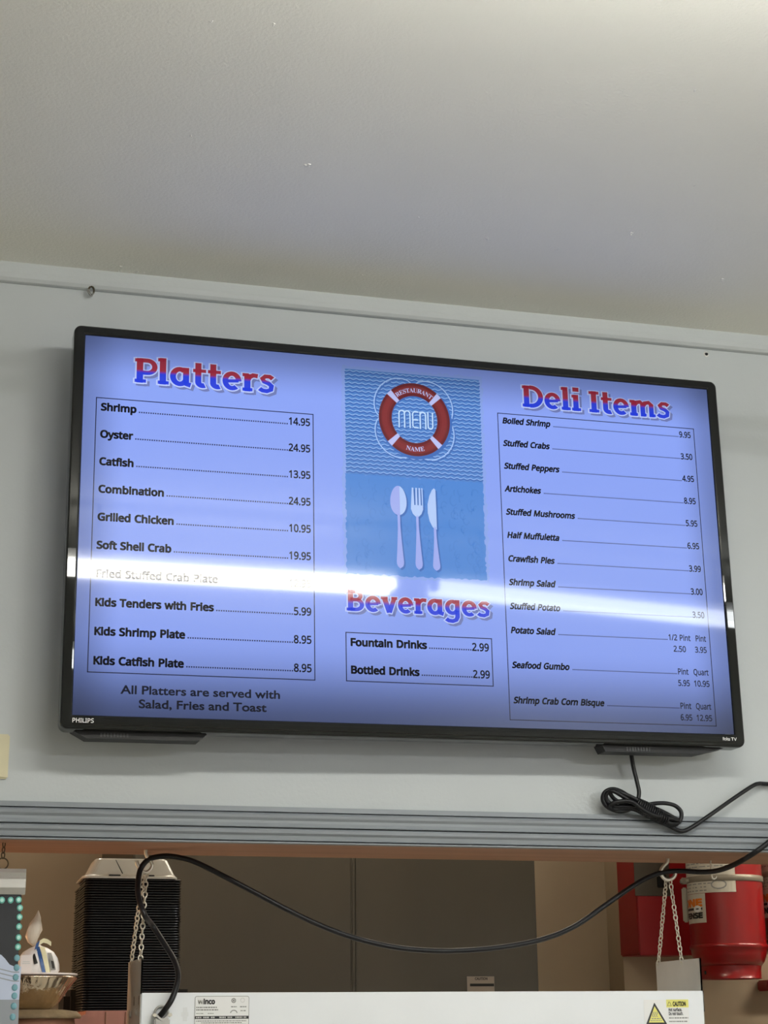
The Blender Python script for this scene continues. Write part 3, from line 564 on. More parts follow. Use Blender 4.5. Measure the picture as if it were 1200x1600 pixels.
s_shadow = screen_mat('screen_heading_shadow', rgb(112, 124, 182))
HRED, HBLUE = rgb(158, 38, 62), rgb(34, 62, 224)
s_h1 = screen_mat('screen_heading_platters', HRED, 1, (zrow(78), .0035, HBLUE))
s_h2 = screen_mat('screen_heading_deli', HRED, 1, (zrow(61), .0035, HBLUE))
s_h3 = screen_mat('screen_heading_drinks', HRED, 1, (zrow(614), .0045, HBLUE))
s_sea = screen_mat('screen_sea', rgb(82, 134, 206)); s_sea2 = screen_mat('screen_calm_sea', rgb(74, 134, 214)); s_sea3 = screen_mat('screen_calm_sea_mark', rgb(70, 129, 209))
s_wd = screen_mat('screen_wave_dark', rgb(62, 108, 186)); s_wl = screen_mat('screen_wave_light', rgb(150, 188, 240))
s_fray = screen_mat('screen_frayed_edge', rgb(138, 166, 236))
s_red = screen_mat('screen_ring_red', rgb(122, 36, 40)); s_red2 = screen_mat('screen_ring_deep_red', rgb(100, 28, 36)); s_redl = screen_mat('screen_ring_light_red', rgb(130, 42, 46))
s_band = screen_mat('screen_ring_band', rgb(188, 194, 244)); s_rope = screen_mat('screen_rope', rgb(164, 196, 246)); s_ropes = screen_mat('screen_rope_shade', rgb(60, 104, 180))
s_cut = screen_mat('screen_cutlery', rgb(158, 172, 240)); s_cutl = screen_mat('screen_cutlery_light', rgb(178, 204, 250)); s_cuts = screen_mat('screen_cutlery_shade', rgb(52, 104, 186))
s_menu = screen_mat('screen_menu_word', rgb(196, 224, 255))

mb = MB()
P0, P1, P2, P3, P4, P5 = (tvP(k) for k in (0, 1, 2, 3, 4, 5))
def rect(u0, v0, u1, v1, m, P): mb.poly([P(u0, -v1), P(u1, -v1), P(u1, -v0), P(u0, -v0)], m)
rect(-1, -1, 1601, 901, s_bg, P0)
def frame(u0, v0, u1, v1, w=2.2):
    rect(u0, v0, u1, v0 + w, s_line, P1); rect(u0, v1 - w, u1, v1, s_line, P1); rect(u0, v0, u0 + w, v1, s_line, P1); rect(u1 - w, v0, u1, v1, s_line, P1)
def dots(u0, u1, v, pitch, d):
    n = int((u1 - u0) / pitch)
    for i in range(n + 1):
        u = u0 + (u1 - u0) * i / max(n, 1); rect(u - d / 2, v - d, u + d / 2, v, s_dot, P1)
def item(name, u0, u1, v, cap, price, pu, pcap, bold, shear=0.0, pitch=5.4, d=3.3, pw=None, lead_end=None, ink=s_ink):
    text(mb, name, u0, -v, cap, s_ink, P1, 'n', x1=u1 - shear * cap, bold=bold, shear=shear)
    k = pcap / 286.0; w = pw or text_width(price, 'n') * k * .9
    if price: text(mb, price, pu - w, -(v + (0.0)), pcap, ink, P1, 'n', x1=pu, bold=24)
    dots(u1 + 7, (lead_end or pu - w) - 3, v, pitch, d)
# platters
frame(28, 152, 549, 805)
for i, (n, r, p) in enumerate([('Shrimp', 123, '14.95'), ('Oyster', 116, '24.95'), ('Catfish', 120, '13.95'), ('Combination', 192, '24.95'), ('Grilled Chicken', 216, '10.95'),
                               ('Soft Shell Crab', 211, '19.95'), ('Fried Stuffed Crab Plate', 320, '12.95'), ('Kids Tenders with Fries', 311, '5.99'),
                               ('Kids Shrimp Plate', 246, '8.95'), ('Kids Catfish Plate', 244, '8.95')]):
    item(n, 40, r, 183.5 + 66.9 * i, 17, p, 541, 18, 46, pw=54 if len(p) == 5 else 43)
text(mb, 'All Platters are served with', 104, -850, 18.5, s_ink2, P1, 'b', x1=467, bold=24)
text(mb, 'Salad, Fries and Toast', 144, -881, 18.5, s_ink2, P1, 'b', x1=434, bold=24)
# deli
frame(1020, 110, 1556, 883, 2.0)
deli = [('Boiled Shrimp', 1162, '9.95'), ('Stuffed Crabs', 1157, '3.50'), ('Stuffed Peppers', 1180, '4.95'), ('Artichokes', 1128, '8.95'), ('Stuffed Mushrooms', 1215, '5.95'),
        ('Half Muffuletta', 1171, '6.95'), ('Crawfish Pies', 1155, '3.99'), ('Shrimp Salad', 1154, '3.00'), ('Stuffed Potato', 1164, '3.50')]
for i, (n, r, p) in enumerate(deli):
    item(n, 1032, r, 136.5 + 59.4 * i, 14.2, p, 1546, 15.2, 44, .2, 3.6, 2.4, 33)
def two(name, r, v, heads, pr):
    item(name, 1031, r, v, 14.2, '', 1546, 15, 44, .2, 3.6, 2.4, lead_end=heads[0][1])
    for s, a, b in heads: text(mb, s, a, -v, 14.2, s_ink2, P1, 'n', x1=b, bold=20)
    for s, a, b in pr: text(mb, s, a, -(v + 28.5), 14.2, s_ink2, P1, 'n', x1=b, bold=20)
two('Potato Salad', 1148, 671.5, [('1/2 Pint', 1443, 1503), ('Pint', 1516, 1545)], [('2.50', 1455, 1489), ('3.95', 1513, 1545)])
two('Seafood Gumbo', 1180, 756.5, [('Pint', 1462, 1491), ('Quart', 1504, 1545)], [('5.95', 1461, 1493), ('10.95', 1503, 1546)])
two('Shrimp Crab Corn Bisque', 1265, 841.5, [('Pint', 1462, 1492), ('Quart', 1504, 1545)], [('6.95', 1461, 1493), ('12.95', 1503, 1546)])
# beverages
frame(622, 687, 983, 804)
item('Fountain Drinks', 633, 820, 719, 17, '2.99', 975, 18, 46, pw=43)
item('Bottled Drinks', 633, 800, 784.5, 17, '2.99', 975, 18, 46, pw=43)
# headings: shadow, pale edge, two-tone letters
for s, u0, v, cap, u1, m in (('Platters', 115, 107.5, 62, 453, s_h1), ('Deli Items', 1087, 88.5, 58, 1492, s_h2), ('Beverages', 624, 636, 51, 981, s_h3)):
    slab_text(mb, s, u0 + 6, -(v + 6), cap, u1 + 6, s_shadow, P1, 3.5)
    slab_text(mb, s, u0 - 0.5, -(v + .5), cap, u1 - .5, s_glow, P2, 4.5)
    slab_text(mb, s, u0, -v, cap, u1, m, P3)
# picture of the sea with a life ring and cutlery
def jag(a, b, n, amp):
    return [(a[0] + (b[0] - a[0]) * i / n + random.uniform(-amp, amp), a[1] + (b[1] - a[1]) * i / n + random.uniform(-amp, amp)) for i in range(n)]
def sea_panel(u0, v0, u1, v1, m, P, amp, n=40):
    pts = jag((u0, -v0), (u0, -v1), n, amp) + jag((u0, -v1), (u1, -v1), n, amp) + jag((u1, -v1), (u1, -v0), n, amp) + jag((u1, -v0), (u0, -v0), n, amp)
    for t in tessellate_polygon([[Vector((x, y, 0)) for x, y in pts]]): mb.poly([P(*pts[i]) for i in t], m)
sea_panel(620, 19, 983, 552, s_fray, P1, 3.0, 70)
rect(629, 27, 975, 298, s_sea, P2)
for r in range(26):
    v = 32 + r * 10.3
    for dv, m, w, P in ((2.6, s_wd, 4.4, P3), (0, s_wl, 1.9, P4)):
        ph = (r % 2) * 1.3
        pts = [(628 + 348 * i / 180, -(v + dv + 1.35 * math.sin(ph + i * 2 * PI / 180 * 20.5))) for i in range(181)]
        stroke(mb, pts, w, m, P)
sea_panel(627, 297, 975, 545, s_sea2, P2, 2.2, 50)
for k in range(130):
    u, v, r = random.uniform(640, 965), random.uniform(310, 535), random.uniform(5, 9)
    stroke(mb, arc(u, -v, r, r * 1.6, random.uniform(0, 180), random.uniform(200, 360), 8), 3.0, s_sea3, P3)
RC, RV, RO, RI = 803.5, 146.0, 91.0, 58.5
def annulus(r0, r1, m, P, a0=0, a1=360, du=0, dv=0, n=72):
    A = arc(RC + du, -RV - dv, r0, r0 * 1.045, a0, a1, n); B = arc(RC + du, -RV - dv, r1, r1 * 1.045, a0, a1, n)
    for i in range(n): mb.poly([P(*A[i]), P(*B[i]), P(*B[i + 1]), P(*A[i + 1])], m)
for a0, a1 in ((48, 88), (92, 176), (184, 266), (274, 356), (4, 46)):
    pass
for a0, a1, kick in ((95, 178, 1.27), (2, 86, 1.22), (182, 262, 1.24), (278, 358, 1.24)):
    pts = []
    for i in range(25):
        t = i / 24; a = math.radians(a0 + (a1 - a0) * t); r = RO * (1.0 + (kick - 1.0) * math.sin(PI * t) ** .7)
        pts.append((RC + r * math.cos(a), -RV + r * 1.045 * math.sin(a)))
    stroke(mb, [(x + 3, y - 4) for x, y in pts], 2.6, s_ropes, P5)
    stroke(mb, pts, 2.8, s_rope, tvP(5.5))
annulus(RI + 2, RO + 3, s_wd, tvP(5.6), du=3, dv=5)
annulus(RI, RO, s_red, tvP(6)); annulus(RI, RI + 6, s_red2, tvP(6.5)); annulus(RO - 6, RO, s_red2, tvP(6.5)); annulus(70, 82, s_redl, tvP(6.5))
for a in (45, 135, 225, 315): annulus(RI, RO, s_band, tvP(7), a - 4.6, a + 4.6, n=6)
def arc_word(s, rad, mid, step, cap, top):
    n = len(s); tot = sum(glyph('s', c)[0] for c in s); pen = 0
    for ch in s:
        adv = glyph('s', ch)[0]; t = (pen + adv / 2) / tot - .5; pen += adv
        a = math.radians(mid - t * step if top else mid + t * step)
        cx, cy = RC + rad * math.cos(a), -RV + rad * 1.045 * math.sin(a)
        rot = a - PI / 2 if top else a + PI / 2
        Q = (lambda cx, cy, rot: lambda x, y: tvP(7)(cx + x * math.cos(rot) - y * math.sin(rot), cy + x * math.sin(rot) + y * math.cos(rot)))(cx, cy, rot)
        text(mb, ch, 0, -cap / 2, cap, s_band, Q, 's', align='c')
arc_word('RESTAURANT', 73, 90, 78, 11, True)
arc_word('NAME', 74, 270, 36, 11, False)
# the word in the ring, thin rounded strokes
Pm, Ps = tvP(6.2), tvP(6.0)
mw = [[(764, -168), (764, -134)] + [(x, y) for x, y in arc(771, -132, 7, 7, 180, 0, 8)] + [(778, -168)], [(778, -134)] + arc(785, -132, 7, 7, 180, 0, 8) + [(792, -168)],
      [(812, -126), (803, -126), (799, -130), (799, -163), (803, -167), (812, -167)], [(799, -147), (811, -147)],
      [(818, -168), (818, -126)], [(818, -136)] + arc(825, -133, 7, 7, 180, 0, 8) + [(832, -168)], [(838, -126), (838, -160)] + arc(844, -161, 6, 7, 180, 360, 8) + [(850, -126)]]
for s in mw:
    stroke(mb, [(x + 2, y - 3) for x, y in s], 4.0, s_wd, Ps, ext=1.5); stroke(mb, s, 3.4, s_menu, Pm, ext=1.5)
# spoon, fork, knife
def shape(pts, m, P):
    for t in tessellate_polygon([[Vector((x, y, 0)) for x, y in pts]]): mb.poly([P(*pts[i]) for i in t], m)
def handle(cx, v0, v1, lean=1.0):
    L = []; R = []
    for i in range(25):
        t = i / 24; w = 3.2 + 6.2 * (min(1, max(0, t - .2) / .7)) ** 1.3
        if t > .86: w *= math.sqrt(max(0.0, 1 - ((t - .86) / .1405) ** 2))
        x = cx + lean * t * 2; y = -(v0 + (v1 - v0) * t); L.append((x - w, y)); R.append((x + w, y))
    return L + R[:-1][::-1]
bowl = [(757.5 + 20.5 * math.cos(a) * (1 - .10 * math.sin(a)), -357 + 37 * math.sin(a)) for a in [2 * PI * i / 36 for i in range(36)]]
fork = [(792, -322), (796, -322), (797.5, -366), (800.5, -366), (801, -322), (805, -322), (805.5, -366), (808.5, -366), (809, -322), (813, -322), (814, -366), (817, -366),
        (816, -322), (819, -322), (819.5, -376), (815, -388), (808, -395), (800, -395), (793, -388), (788.5, -376)]
knife = [(848, -320), (852, -324), (853, -400), (853, -425), (843, -420), (835, -404), (831, -384), (831, -362), (836, -340), (843, -325)]
for dx, dy, ms, P in ((4, -4, (s_cuts,) * 2, tvP(4)), (0, 0, (s_cut, s_cutl), tvP(5))):
    sh = lambda pts: [(x + dx, y + dy) for x, y in pts]
    shape(sh(bowl), ms[0], P); shape(sh(handle(757.5, 390, 527)), ms[0], P)
    shape(sh(fork), ms[1], P); shape(sh(handle(804, 392, 528)), ms[0], P)
    shape(sh(knife), ms[1], P); shape(sh(handle(848, 418, 528)), ms[0], P)
shape([p for p in bowl if p[0] >= 759], s_cutl, tvP(5.4))
mb.build('screen', tv)

# ------------------------------------------------------------------ small things on the wall
p = at(15.5, 1148, 0); q = at(12.5, 1217.5, 0)
t = empty('wall_plate', (p.x - .057, 0, (p.z + q.z) / 2), 'cream blank switch plate on the grey wall left of the television', 'wall plate')
mb = MB(); mb.box((0, -.003, 0), (.114, .006, p.z - q.z), m_cream_plate, .0022); mb.build('cover', t)
for s in (-1, 1):
    mb = MB(); mb.lathe([(.0001, .0018), (.0028, .0012), (.0034, 0)], m_cream_plate, (0, 0, 0), 12, Matrix.Translation((s * .03, -.006, 0)) @ Matrix.Rotation(PI / 2, 4, 'X')); mb.build('screw', t)
p = at(142, 452, 0)
t = empty('ceiling_hook', (p.x, 0, p.z), 'small rusty eye hook screwed in under the ceiling moulding', 'hook')
mb = MB(); mb.tube([(0, .004, 0), (0, -.010, 0)] + [(.0045 * math.sin(a), -.012, -.008 + .008 * math.cos(a)) for a in [i * 2 * PI / 14 for i in range(14)]], .0016, m_darkwire, 8); mb.build('eye', t)
mb = MB(); mb.tube(spline([(0, -.013, -.016), (-.004, -.014, -.008), (-.006, -.013, -.010), (.001, -.014, -.019), (.003, -.013, -.012)], 5), .0012, m_greyp, 6); mb.build('string_remnant', t)
p = at(1103, 553.5, 0)
t = empty('wall_anchor', (p.x, 0, p.z), 'dark screw stub in the wall above the right end of the television', 'screw')
mb = MB(); mb.lathe([(.0055, 0), (.005, .0012), (.003, .0016)], m_chip, (0, 0, 0), 14, Matrix.Rotation(PI / 2, 4, 'X')); mb.build('plug', t)
mb = MB(); mb.lathe([(.0028, .0), (.0026, .005), (.0001, .006)], m_black, (0, 0, 0), 10, Matrix.Rotation(PI / 2 + .3, 4, 'X')); mb.build('screw', t)

t = empty('wall_outlet', (1.2, 0, 1.99), 'white wall outlet right of the television with both black cords plugged in', 'outlet')
mb = MB(); mb.box((0, -.003, 0), (.072, .006, .116), m_white, .002); mb.build('cover', t)
for zz in (.026, -.022):
    mb = MB(); mb.box((0, -.020, zz), (.028, .028, .024), m_cord, .004); mb.build('plug', t)

# ------------------------------------------------------------------ television cord, coiled and tied on the wall
def pc(x, y, Y): return at(930 + x / 7.06, 1210 + y / 7.06, Y)
path = [at(985, 1171, -.036), at(987, 1182, -.033), at(990, 1200, -.028), at(996, 1225, -.030), at(998.5, 1238, -.032), at(996.5, 1250, -.034)]
loops = [
    [(430, 330, -.030), (370, 390, -.026), (260, 405, -.026), (150, 370, -.026), (85, 290, -.026), (100, 205, -.028), (180, 162, -.030), (280, 185, -.032), (400, 262, -.036), (560, 370, -.038), (760, 470, -.034), (900, 520, -.030)],
    [(945, 490, -.028), (945, 410, -.028), (880, 345, -.028), (770, 318, -.028), (650, 322, -.030), (540, 345, -.033), (420, 350, -.034), (300, 322, -.030), (210, 270, -.030), (165, 205, -.034), (200, 185, -.038), (300, 240, -.040), (430, 320, -.042), (600, 430, -.042), (800, 530, -.038), (880, 545, -.034)],
    [(930, 515, -.028), (860, 475, -.030), (720, 400, -.034), (560, 335, -.040), (420, 260, -.041), (280, 200, -.038), (180, 180, -.035), (120, 225, -.030), (140, 300, -.028), (220, 350, -.030), (320, 355, -.032), (440, 365, -.036), (580, 440, -.040), (740, 520, -.036), (850, 560, -.030)],
    [(905, 540, -.030), (900, 505, -.034), (780, 480, -.040), (620, 440, -.046), (500, 370, -.046), (400, 300, -.044), (260, 300, -.040), (170, 335, -.034), (190, 380, -.028), (300, 380, -.028), (430, 385, -.030), (560, 450, -.034), (700, 520, -.032), (790, 555, -.028)]]
for lp in loops: path += [pc(*c) for c in lp]
path += [pc(850, 585, -.026), at(1058, 1297, -.026), at(1068, 1298.5, -.026), at(1082, 1292, -.027), at(1110, 1273, -.026), at(1150, 1245, -.022), at(1176, 1228, -.018), at(1186, 1224.5, -.014), at(1200, 1225, -.012), at(1290, 1229, -.012), Vector((1.02, -.014, 1.985)), Vector((1.14, -.018, 1.975)), Vector((1.185, -.038, 1.985)), Vector((1.2, -.042, 1.998)), Vector((1.2, -.036, 2.012))]
mb = MB(); mb.tube(spline(path, 5), .0036, m_cord, 10)
o = mb.build('coiled_cord'); tag(o, 'thin black television cord coiled in a tied bundle on the wall above the grey casing', 'cord')
# the tie wound around the middle of the bundle
mb = MB()
for k in range(16):
    tt = k / 15; c0 = pc(455 + tt * 330, 318 + tt * 190, -.037); ax = (pc(800, 515, -.037) - pc(450, 315, -.037)).normalized(); n1 = Vector((0, -1, 0)); n2 = ax.cross(n1).normalized()
    rz = .0060 + .0050 * math.sin(PI * (.15 + .85 * tt)); ry = .0085
    mb.tube([c0 + n1 * (ry * math.sin(a)) + n2 * (rz * math.cos(a)) + ax * (.0009 * math.cos(a)) for a in [i * 2 * PI / 16 for i in range(16)]], .0017, m_cord, 6, closed=True)
w = mb.build('cord_tie'); w.parent = o

# ------------------------------------------------------------------ strip heater hanging in the pass-through
HY = .06; HD = .19
hl = at(222, 1548, HY); hr = at(1097.5, 1551, HY); HT = (hl.z + hr.z) / 2; HH = .088; HW = hr.x - hl.x
ht = empty('strip_heater', ((hl.x + hr.x) / 2, HY + HD / 2, HT - HH), 'long pale grey strip heater hanging on chains in the pass-through', 'food warmer')
def hbox(mb, x0, x1, y0, y1, z0, z1, m, bev=0.0):
    mb.box(((x0 + x1) / 2 - ht.location.x, (y0 + y1) / 2 - ht.location.y, (z0 + z1) / 2 - ht.location.z), (x1 - x0, y1 - y0, z1 - z0), m, bev)
mb = MB()
prof = [(HY, HT - .001), (HY + .001, HT), (HY + HD - .001, HT), (HY + HD, HT - .001), (HY + HD, HT - HH), (HY + HD - .004, HT - HH), (HY + HD - .05, HT - .03), (HY + .05, HT - .03), (HY + .004, HT - HH), (HY, HT - HH)]
mb.prism([(y - ht.location.y, z - ht.location.z) for y, z in prof], hl.x - ht.location.x, hr.x - ht.location.x, m_heater)
body = mb.build('body', ht)
mb = MB(); mb.tube([(-HW / 2 + .04, 0, .03), (HW / 2 - .04, 0, .03)], .006, m_alum, 12); mb.build('heating_rod', ht)
# end plates that stand up past the body and carry the chains
zl = at(222, 1496.5, HY).z; zr = at(1095, 1497, HY).z
for x, zt, m in ((hl.x - .0012, zl, m_bracket), (hr.x + .0005, zr, m_bracket)):
    mb = MB(); hbox(mb, x - .0009, x + .0009, HY + .001, HY + HD, HT - HH * .80 if x < 0 else HT - HH, zt, m)
    # folded top lip
    s = 1 if x > 0 else -1
    hbox(mb, x - .0009 if s > 0 else x - .0009, x + .0009, HY + .001, HY + .004, HT - .002, zt, m)
    pl = mb.build('end_plate', ht)
    mb = MB(); hbox(mb, x - .012 if s > 0 else x - .001, x + .001 if s > 0 else x + .012, HY + HD - .022, HY + HD, zt - .0015, zt, m)
    mb.build('folded_ear', pl) if False else None
    if s < 0:
        for yy, zz in ((HY + .045, HT - .028), (HY + .13, HT - .031)):
            sc = MB(); sc.lathe([(.0001, .004), (.005, .0032), (.0062, 0)], m_alum, (0, 0, 0), 12, Matrix.Translation(Vector((x - .0009, yy, zz)) - ht.location) @ Matrix.Rotation(-PI / 2, 4, 'Y')); sc.build('screw', pl)
        for yy in (HY + .02, HY + .085):
            sc = MB(); hbox(sc, x - .0013, x - .0008, yy, yy + .004, HT - .018, HT - .004, m_black); sc.build('slot', pl)
lx, rx = hl.x, hr.x
# dark joint at the right end of the body
mb = MB(); hbox(mb, rx + .0016, rx + .0030, HY + .002, HY + .02, HT - .034, HT - .001, m_black); mb.build('end_gap', ht)
def onheater(ox, oy, dy=0.0):
    tl = at(ox, oy, HY - .0006 - dy) - ht.location; k = (at(ox + 100, oy, HY).x - at(ox, oy, HY).x) / 100
    return lambda x, y: (tl.x + x * k, tl.y, tl.z + y * k)
def bars(mb, x0, x1, y, h, m, P, seed=1):
    rr = random.Random(seed); x = x0
    while x < x1 - .6:
        w = min(rr.uniform(1.2, 4.0), x1 - x); mb.poly([P(x, y), P(x + w, y), P(x + w, y + h), P(x, y + h)], m); x += w + rr.uniform(.5, .9)
def quad(mb, x0, y0, x1, y1, m, P): mb.poly([P(x0, y0), P(x1, y0), P(x1, y1), P(x0, y1)], m)
# rating label
P = onheater(305, 1556.8); PF = onheater(305, 1556.8, .0002)
mb = MB()
rr_ = [(x + 42, y - 24) for x, y in rrect(-42, 42, -24, 24, 3)]
for tt in tessellate_polygon([[Vector((x, y, 0)) for x, y in rr_]]): mb.poly([P(*rr_[i]) for i in tt], m_white)
stroke(mb, rr_, .7, m_greyp, PF, closed=True)
text(mb, 'w', 4.5, -11.3, 7.2, m_faint, PF, 'n', x1=12.4, bold=30)
text(mb, 'inco', 12.9, -11.3, 7.2, m_black, PF, 'n', x1=31, bold=46)
for y, x1, k in ((-17.4, 34, 3), (-21.0, 36, 4)): bars(mb, 2, x1, y, 1.9, m_greyp, PF, k)
bars(mb, 2, 13, -26, 1.1, m_greyp, PF, 9); bars(mb, 20, 29, -26, 1.1, m_greyp, PF, 10)
stroke(mb, arc(60, -6.5, 3, 3, 0, 360, 16), 1.5, m_greyp, PF); quad(mb, 58.5, -8, 61.5, -5, m_greyp, PF)
stroke(mb, arc(74, -6, 3.2, 3.2, 0, 360, 16), .7, m_faint, PF)
for x0, x1, y in ((56, 65, -16.5), (70, 80, -16.5), (71, 79, -22.4)): bars(mb, x0, x1, y, 1.6, m_greyp, PF, int(x0))
stroke(mb, arc(60.5, -25, 5, 4, 0, 180, 10), 1.4, m_greyp, PF)
quad(mb, 0, -33.6, 84, -29.2, m_black, PF)
P3f = onheater(305, 1556.8, .0004)
for x0, x1 in ((2, 11), (13, 22), (25, 31), (38, 48), (51, 58), (63, 74), (76, 81)): bars(mb, x0, x1, -32.4, 2.0, m_faint, P3f, int(x0 * 7))
for y, x0, x1 in ((-37.2, 2, 80), (-39.9, 10, 73), (-42.6, 4, 79), (-45.3, 8, 76)): bars(mb, x0, x1, y, 1.3, m_greyp, PF, int(-y * 10))
tag(mb.build('rating_label', ht), 'white rating label with black maker name and black band')
# caution label
P = onheater(1005.5, 1562); PF = onheater(1005.5, 1562, .0002); PG = onheater(1005.5, 1562, .0004)
mb = MB(); quad(mb, 0, -44, 69.5, 0, m_white, P); quad(mb, 35, -11, 69.5, 0, m_yellow, PF)
tri = [(16.5, -6), (4.3, -33), (32.5, -33)]
mb.poly([PF(*q) for q in [(16.8, -4.5), (16.2, -4.5), (2.6, -33), (3.4, -34.6), (33.4, -34.6), (34.2, -33)]], m_black)
mb.poly([PG(16.5, -9), PG(6.6, -31.6), PG(30.4, -31.6)], m_yellow)
for k in (-3, 0, 3): stroke(mb, [(16.5 + k + .8 * math.sin(i), -17 - i * 1.0) for i in range(8)], 1.1, m_greyp, onheater(1005.5, 1562, .0006))
bars(mb, 11, 26, -27, 1.3, m_greyp, onheater(1005.5, 1562, .0006), 5); bars(mb, 9, 28, -29.6, 1.0, m_greyp, onheater(1005.5, 1562, .0006), 6)
stroke(mb, [(39, -3), (36.8, -8.6), (42.6, -8.6), (40.2, -3)], .7, m_black, PG)
text(mb, 'CAUTION', 45, -8.8, 5.6, m_black, PG, 'n', x1=65.5, bold=46)
text(mb, 'Hot surface.', 37.8, -16.2, 4.2, m_black, PF, 'n', x1=58.8, bold=34)
text(mb, 'Do not touch.', 37.8, -21.6, 4.2, m_black, PF, 'n', x1=60.4, bold=34)
for y, x1 in ((-26.4, 68), (-31.2, 67), (-36, 49)): bars(mb, 38, x1, y, 1.7, m_greyp, PF, int(-y))
tag(mb.build('caution_label', ht), 'white and yellow hot surface caution label with warning triangle')
# faint cross-shaped vent holes
mb = MB(); P = onheater(289, 1585)
for i in range(-2, 3):
    for j in range(-4, 5):
        if abs(i) <= 1 or abs(j) <= 1:
            if not (abs(i) > 1 and abs(j) > 1): quad(mb, i * 2.3 - .6, j * 2.3 - .5, i * 2.3 + .6, j * 2.3 + .5, m_faint, P)
mb.build('vent_holes', ht)
# cord clamp
c = at(252, 1586, HY - .002) - ht.location; k = (at(352, 1586, HY).x - at(252, 1586, HY).x) / 100
cl = MB(); cl.lathe([(.0105, 0), (.012, .0015), (.012, .004), (.0095, .005), (.0085, .002)], m_alum, (0, 0, 0), 24, Matrix.Translation(c + Vector((0, .001, .003))) @ Matrix.Rotation(PI / 2, 4, 'X')); clo = cl.build('cord_clamp', ht)
cl = MB()
sad = [(-14, -1), (-9, -1.5), (-6, -4), (-2, -7.5), (2, -8), (6, -5.5), (9, -1.5), (14, 0)]
cl.grid([[(c.x + x * k, c.y - .004, c.z + y * k + 3 * k) for x, y in sad], [(c.x + x * k, c.y - .015, c.z + y * k + 3 * k) for x, y in sad], [(c.x + x * k, c.y - .015, c.z + y * k - 1 * k) for x, y in sad], [(c.x + x * k, c.y - .004, c.z + y * k - 1 * k) for x, y in sad]], m_alum, False, False)
for s in (-1, 1): cl.tube([c + Vector((s * 12 * k, -.016, 0)), c + Vector((s * 12 * k, -.003, 0))], .0028, m_zinc, 10)
cl.build('clamp_saddle', clo)
cl = MB(); cl.box((c.x, c.y - .007, c.z - 17 * k), (24 * k, .013, 24 * k), m_alum, .002); cl.build('clamp_body', clo)

# screw hooks in the head board
HKY = .125
def hook(pts, label, rad=.0031, m=None, Y=HKY):
    P = [at(x, y, Y) for x, y in pts]
    P[0].z = SZ + .004
    t = MB(); b = P[0].copy(); t.tube([p - b for p in spline(P, 6)], rad, m or m_zinc, 10)
    o = t.build('screw_hook'); o.location = b; o.matrix_world = Matrix.Translation(b); tag(o, label, 'hook'); return o
hook([(228, 1322), (228, 1333), (231, 1341), (236.5, 1347), (238, 1353), (234, 1360), (227, 1363.5), (220, 1359), (215, 1352), (213.5, 1346)], 'pale screw hook in the head board over the tray stack, black cord looped over it', .0030)
hook([(1043, 1336), (1042.5, 1347), (1038, 1352), (1033.5, 1358), (1033, 1366), (1037, 1372), (1043, 1375), (1050, 1373), (1054.5, 1368), (1055, 1363)], 'pale screw hook in the head board before the red cabinet, black cord lying in it', .0032)
hook([(1109.5, 1330), (1110, 1345), (1111.5, 1366), (1114, 1373), (1118, 1372), (1119, 1368)], 'thin wire hook in the head board in front of the red tank', .0017, None, .15)

# chains
link_mesh = {}
def chain(A, B, label, pitch=.0088, r=.00115, wid=.0034, m=None, group=None):
    A, B = Vector(A), Vector(B); m = m or m_zinc
    t = empty('chain', B, label, 'chain', group)
    d = (B - A); n = max(2, round(d.length / pitch)); q = Vector((0, 0, 1)).rotation_difference(d.normalized())
    key = (m.name, r, wid)
    if key not in link_mesh:
        l = MB(); L = pitch * .5 + r * .6
        l.tube([(wid * math.cos(a) * (1 - .25 * math.sin(a)), 0, L * math.sin(a)) for a in [i * 2 * PI / 16 for i in range(16)]], r, m, 7, closed=True)
        tmp = l.build('chain_link'); link_mesh[key] = tmp.data; bpy.data.objects.remove(tmp)
    for i in range(n):
        o = bpy.data.objects.new('chain_link', link_mesh[key]); col.objects.link(o); o.parent = t
        o.location = A + d * ((i + .5) / n) - B
        o.rotation_mode = 'QUATERNION'
        from mathutils import Quaternion
        o.rotation_quaternion = q @ Quaternion((0, 0, 1), (PI / 4 if i % 2 else -PI / 4) + (.15 if i % 3 else -.1))
    return t
zl_ = zl - .004; zr_ = zr - .004
chain(at(229, 1362, HKY), (lx - .001, HY + .03, zl_), 'front chain from the left hook down to the heater end plate', )
chain(at(224, 1363, HKY), (lx - .001, HY + HD - .03, zl_), 'rear chain from the left hook, partly behind the black cord')
chain(at(1041, 1374, HKY), (rx - .001, HY + HD - .012, zr_), 'left one of the two chains spreading from the right hook')
chain(at(1047, 1374, HKY), (rx - .001, HY + .075, zr_), 'right one of the two chains spreading from the right hook')
for (x, y) in ((lx - .002, HY + .03), (rx, HY + .075)):
    pass

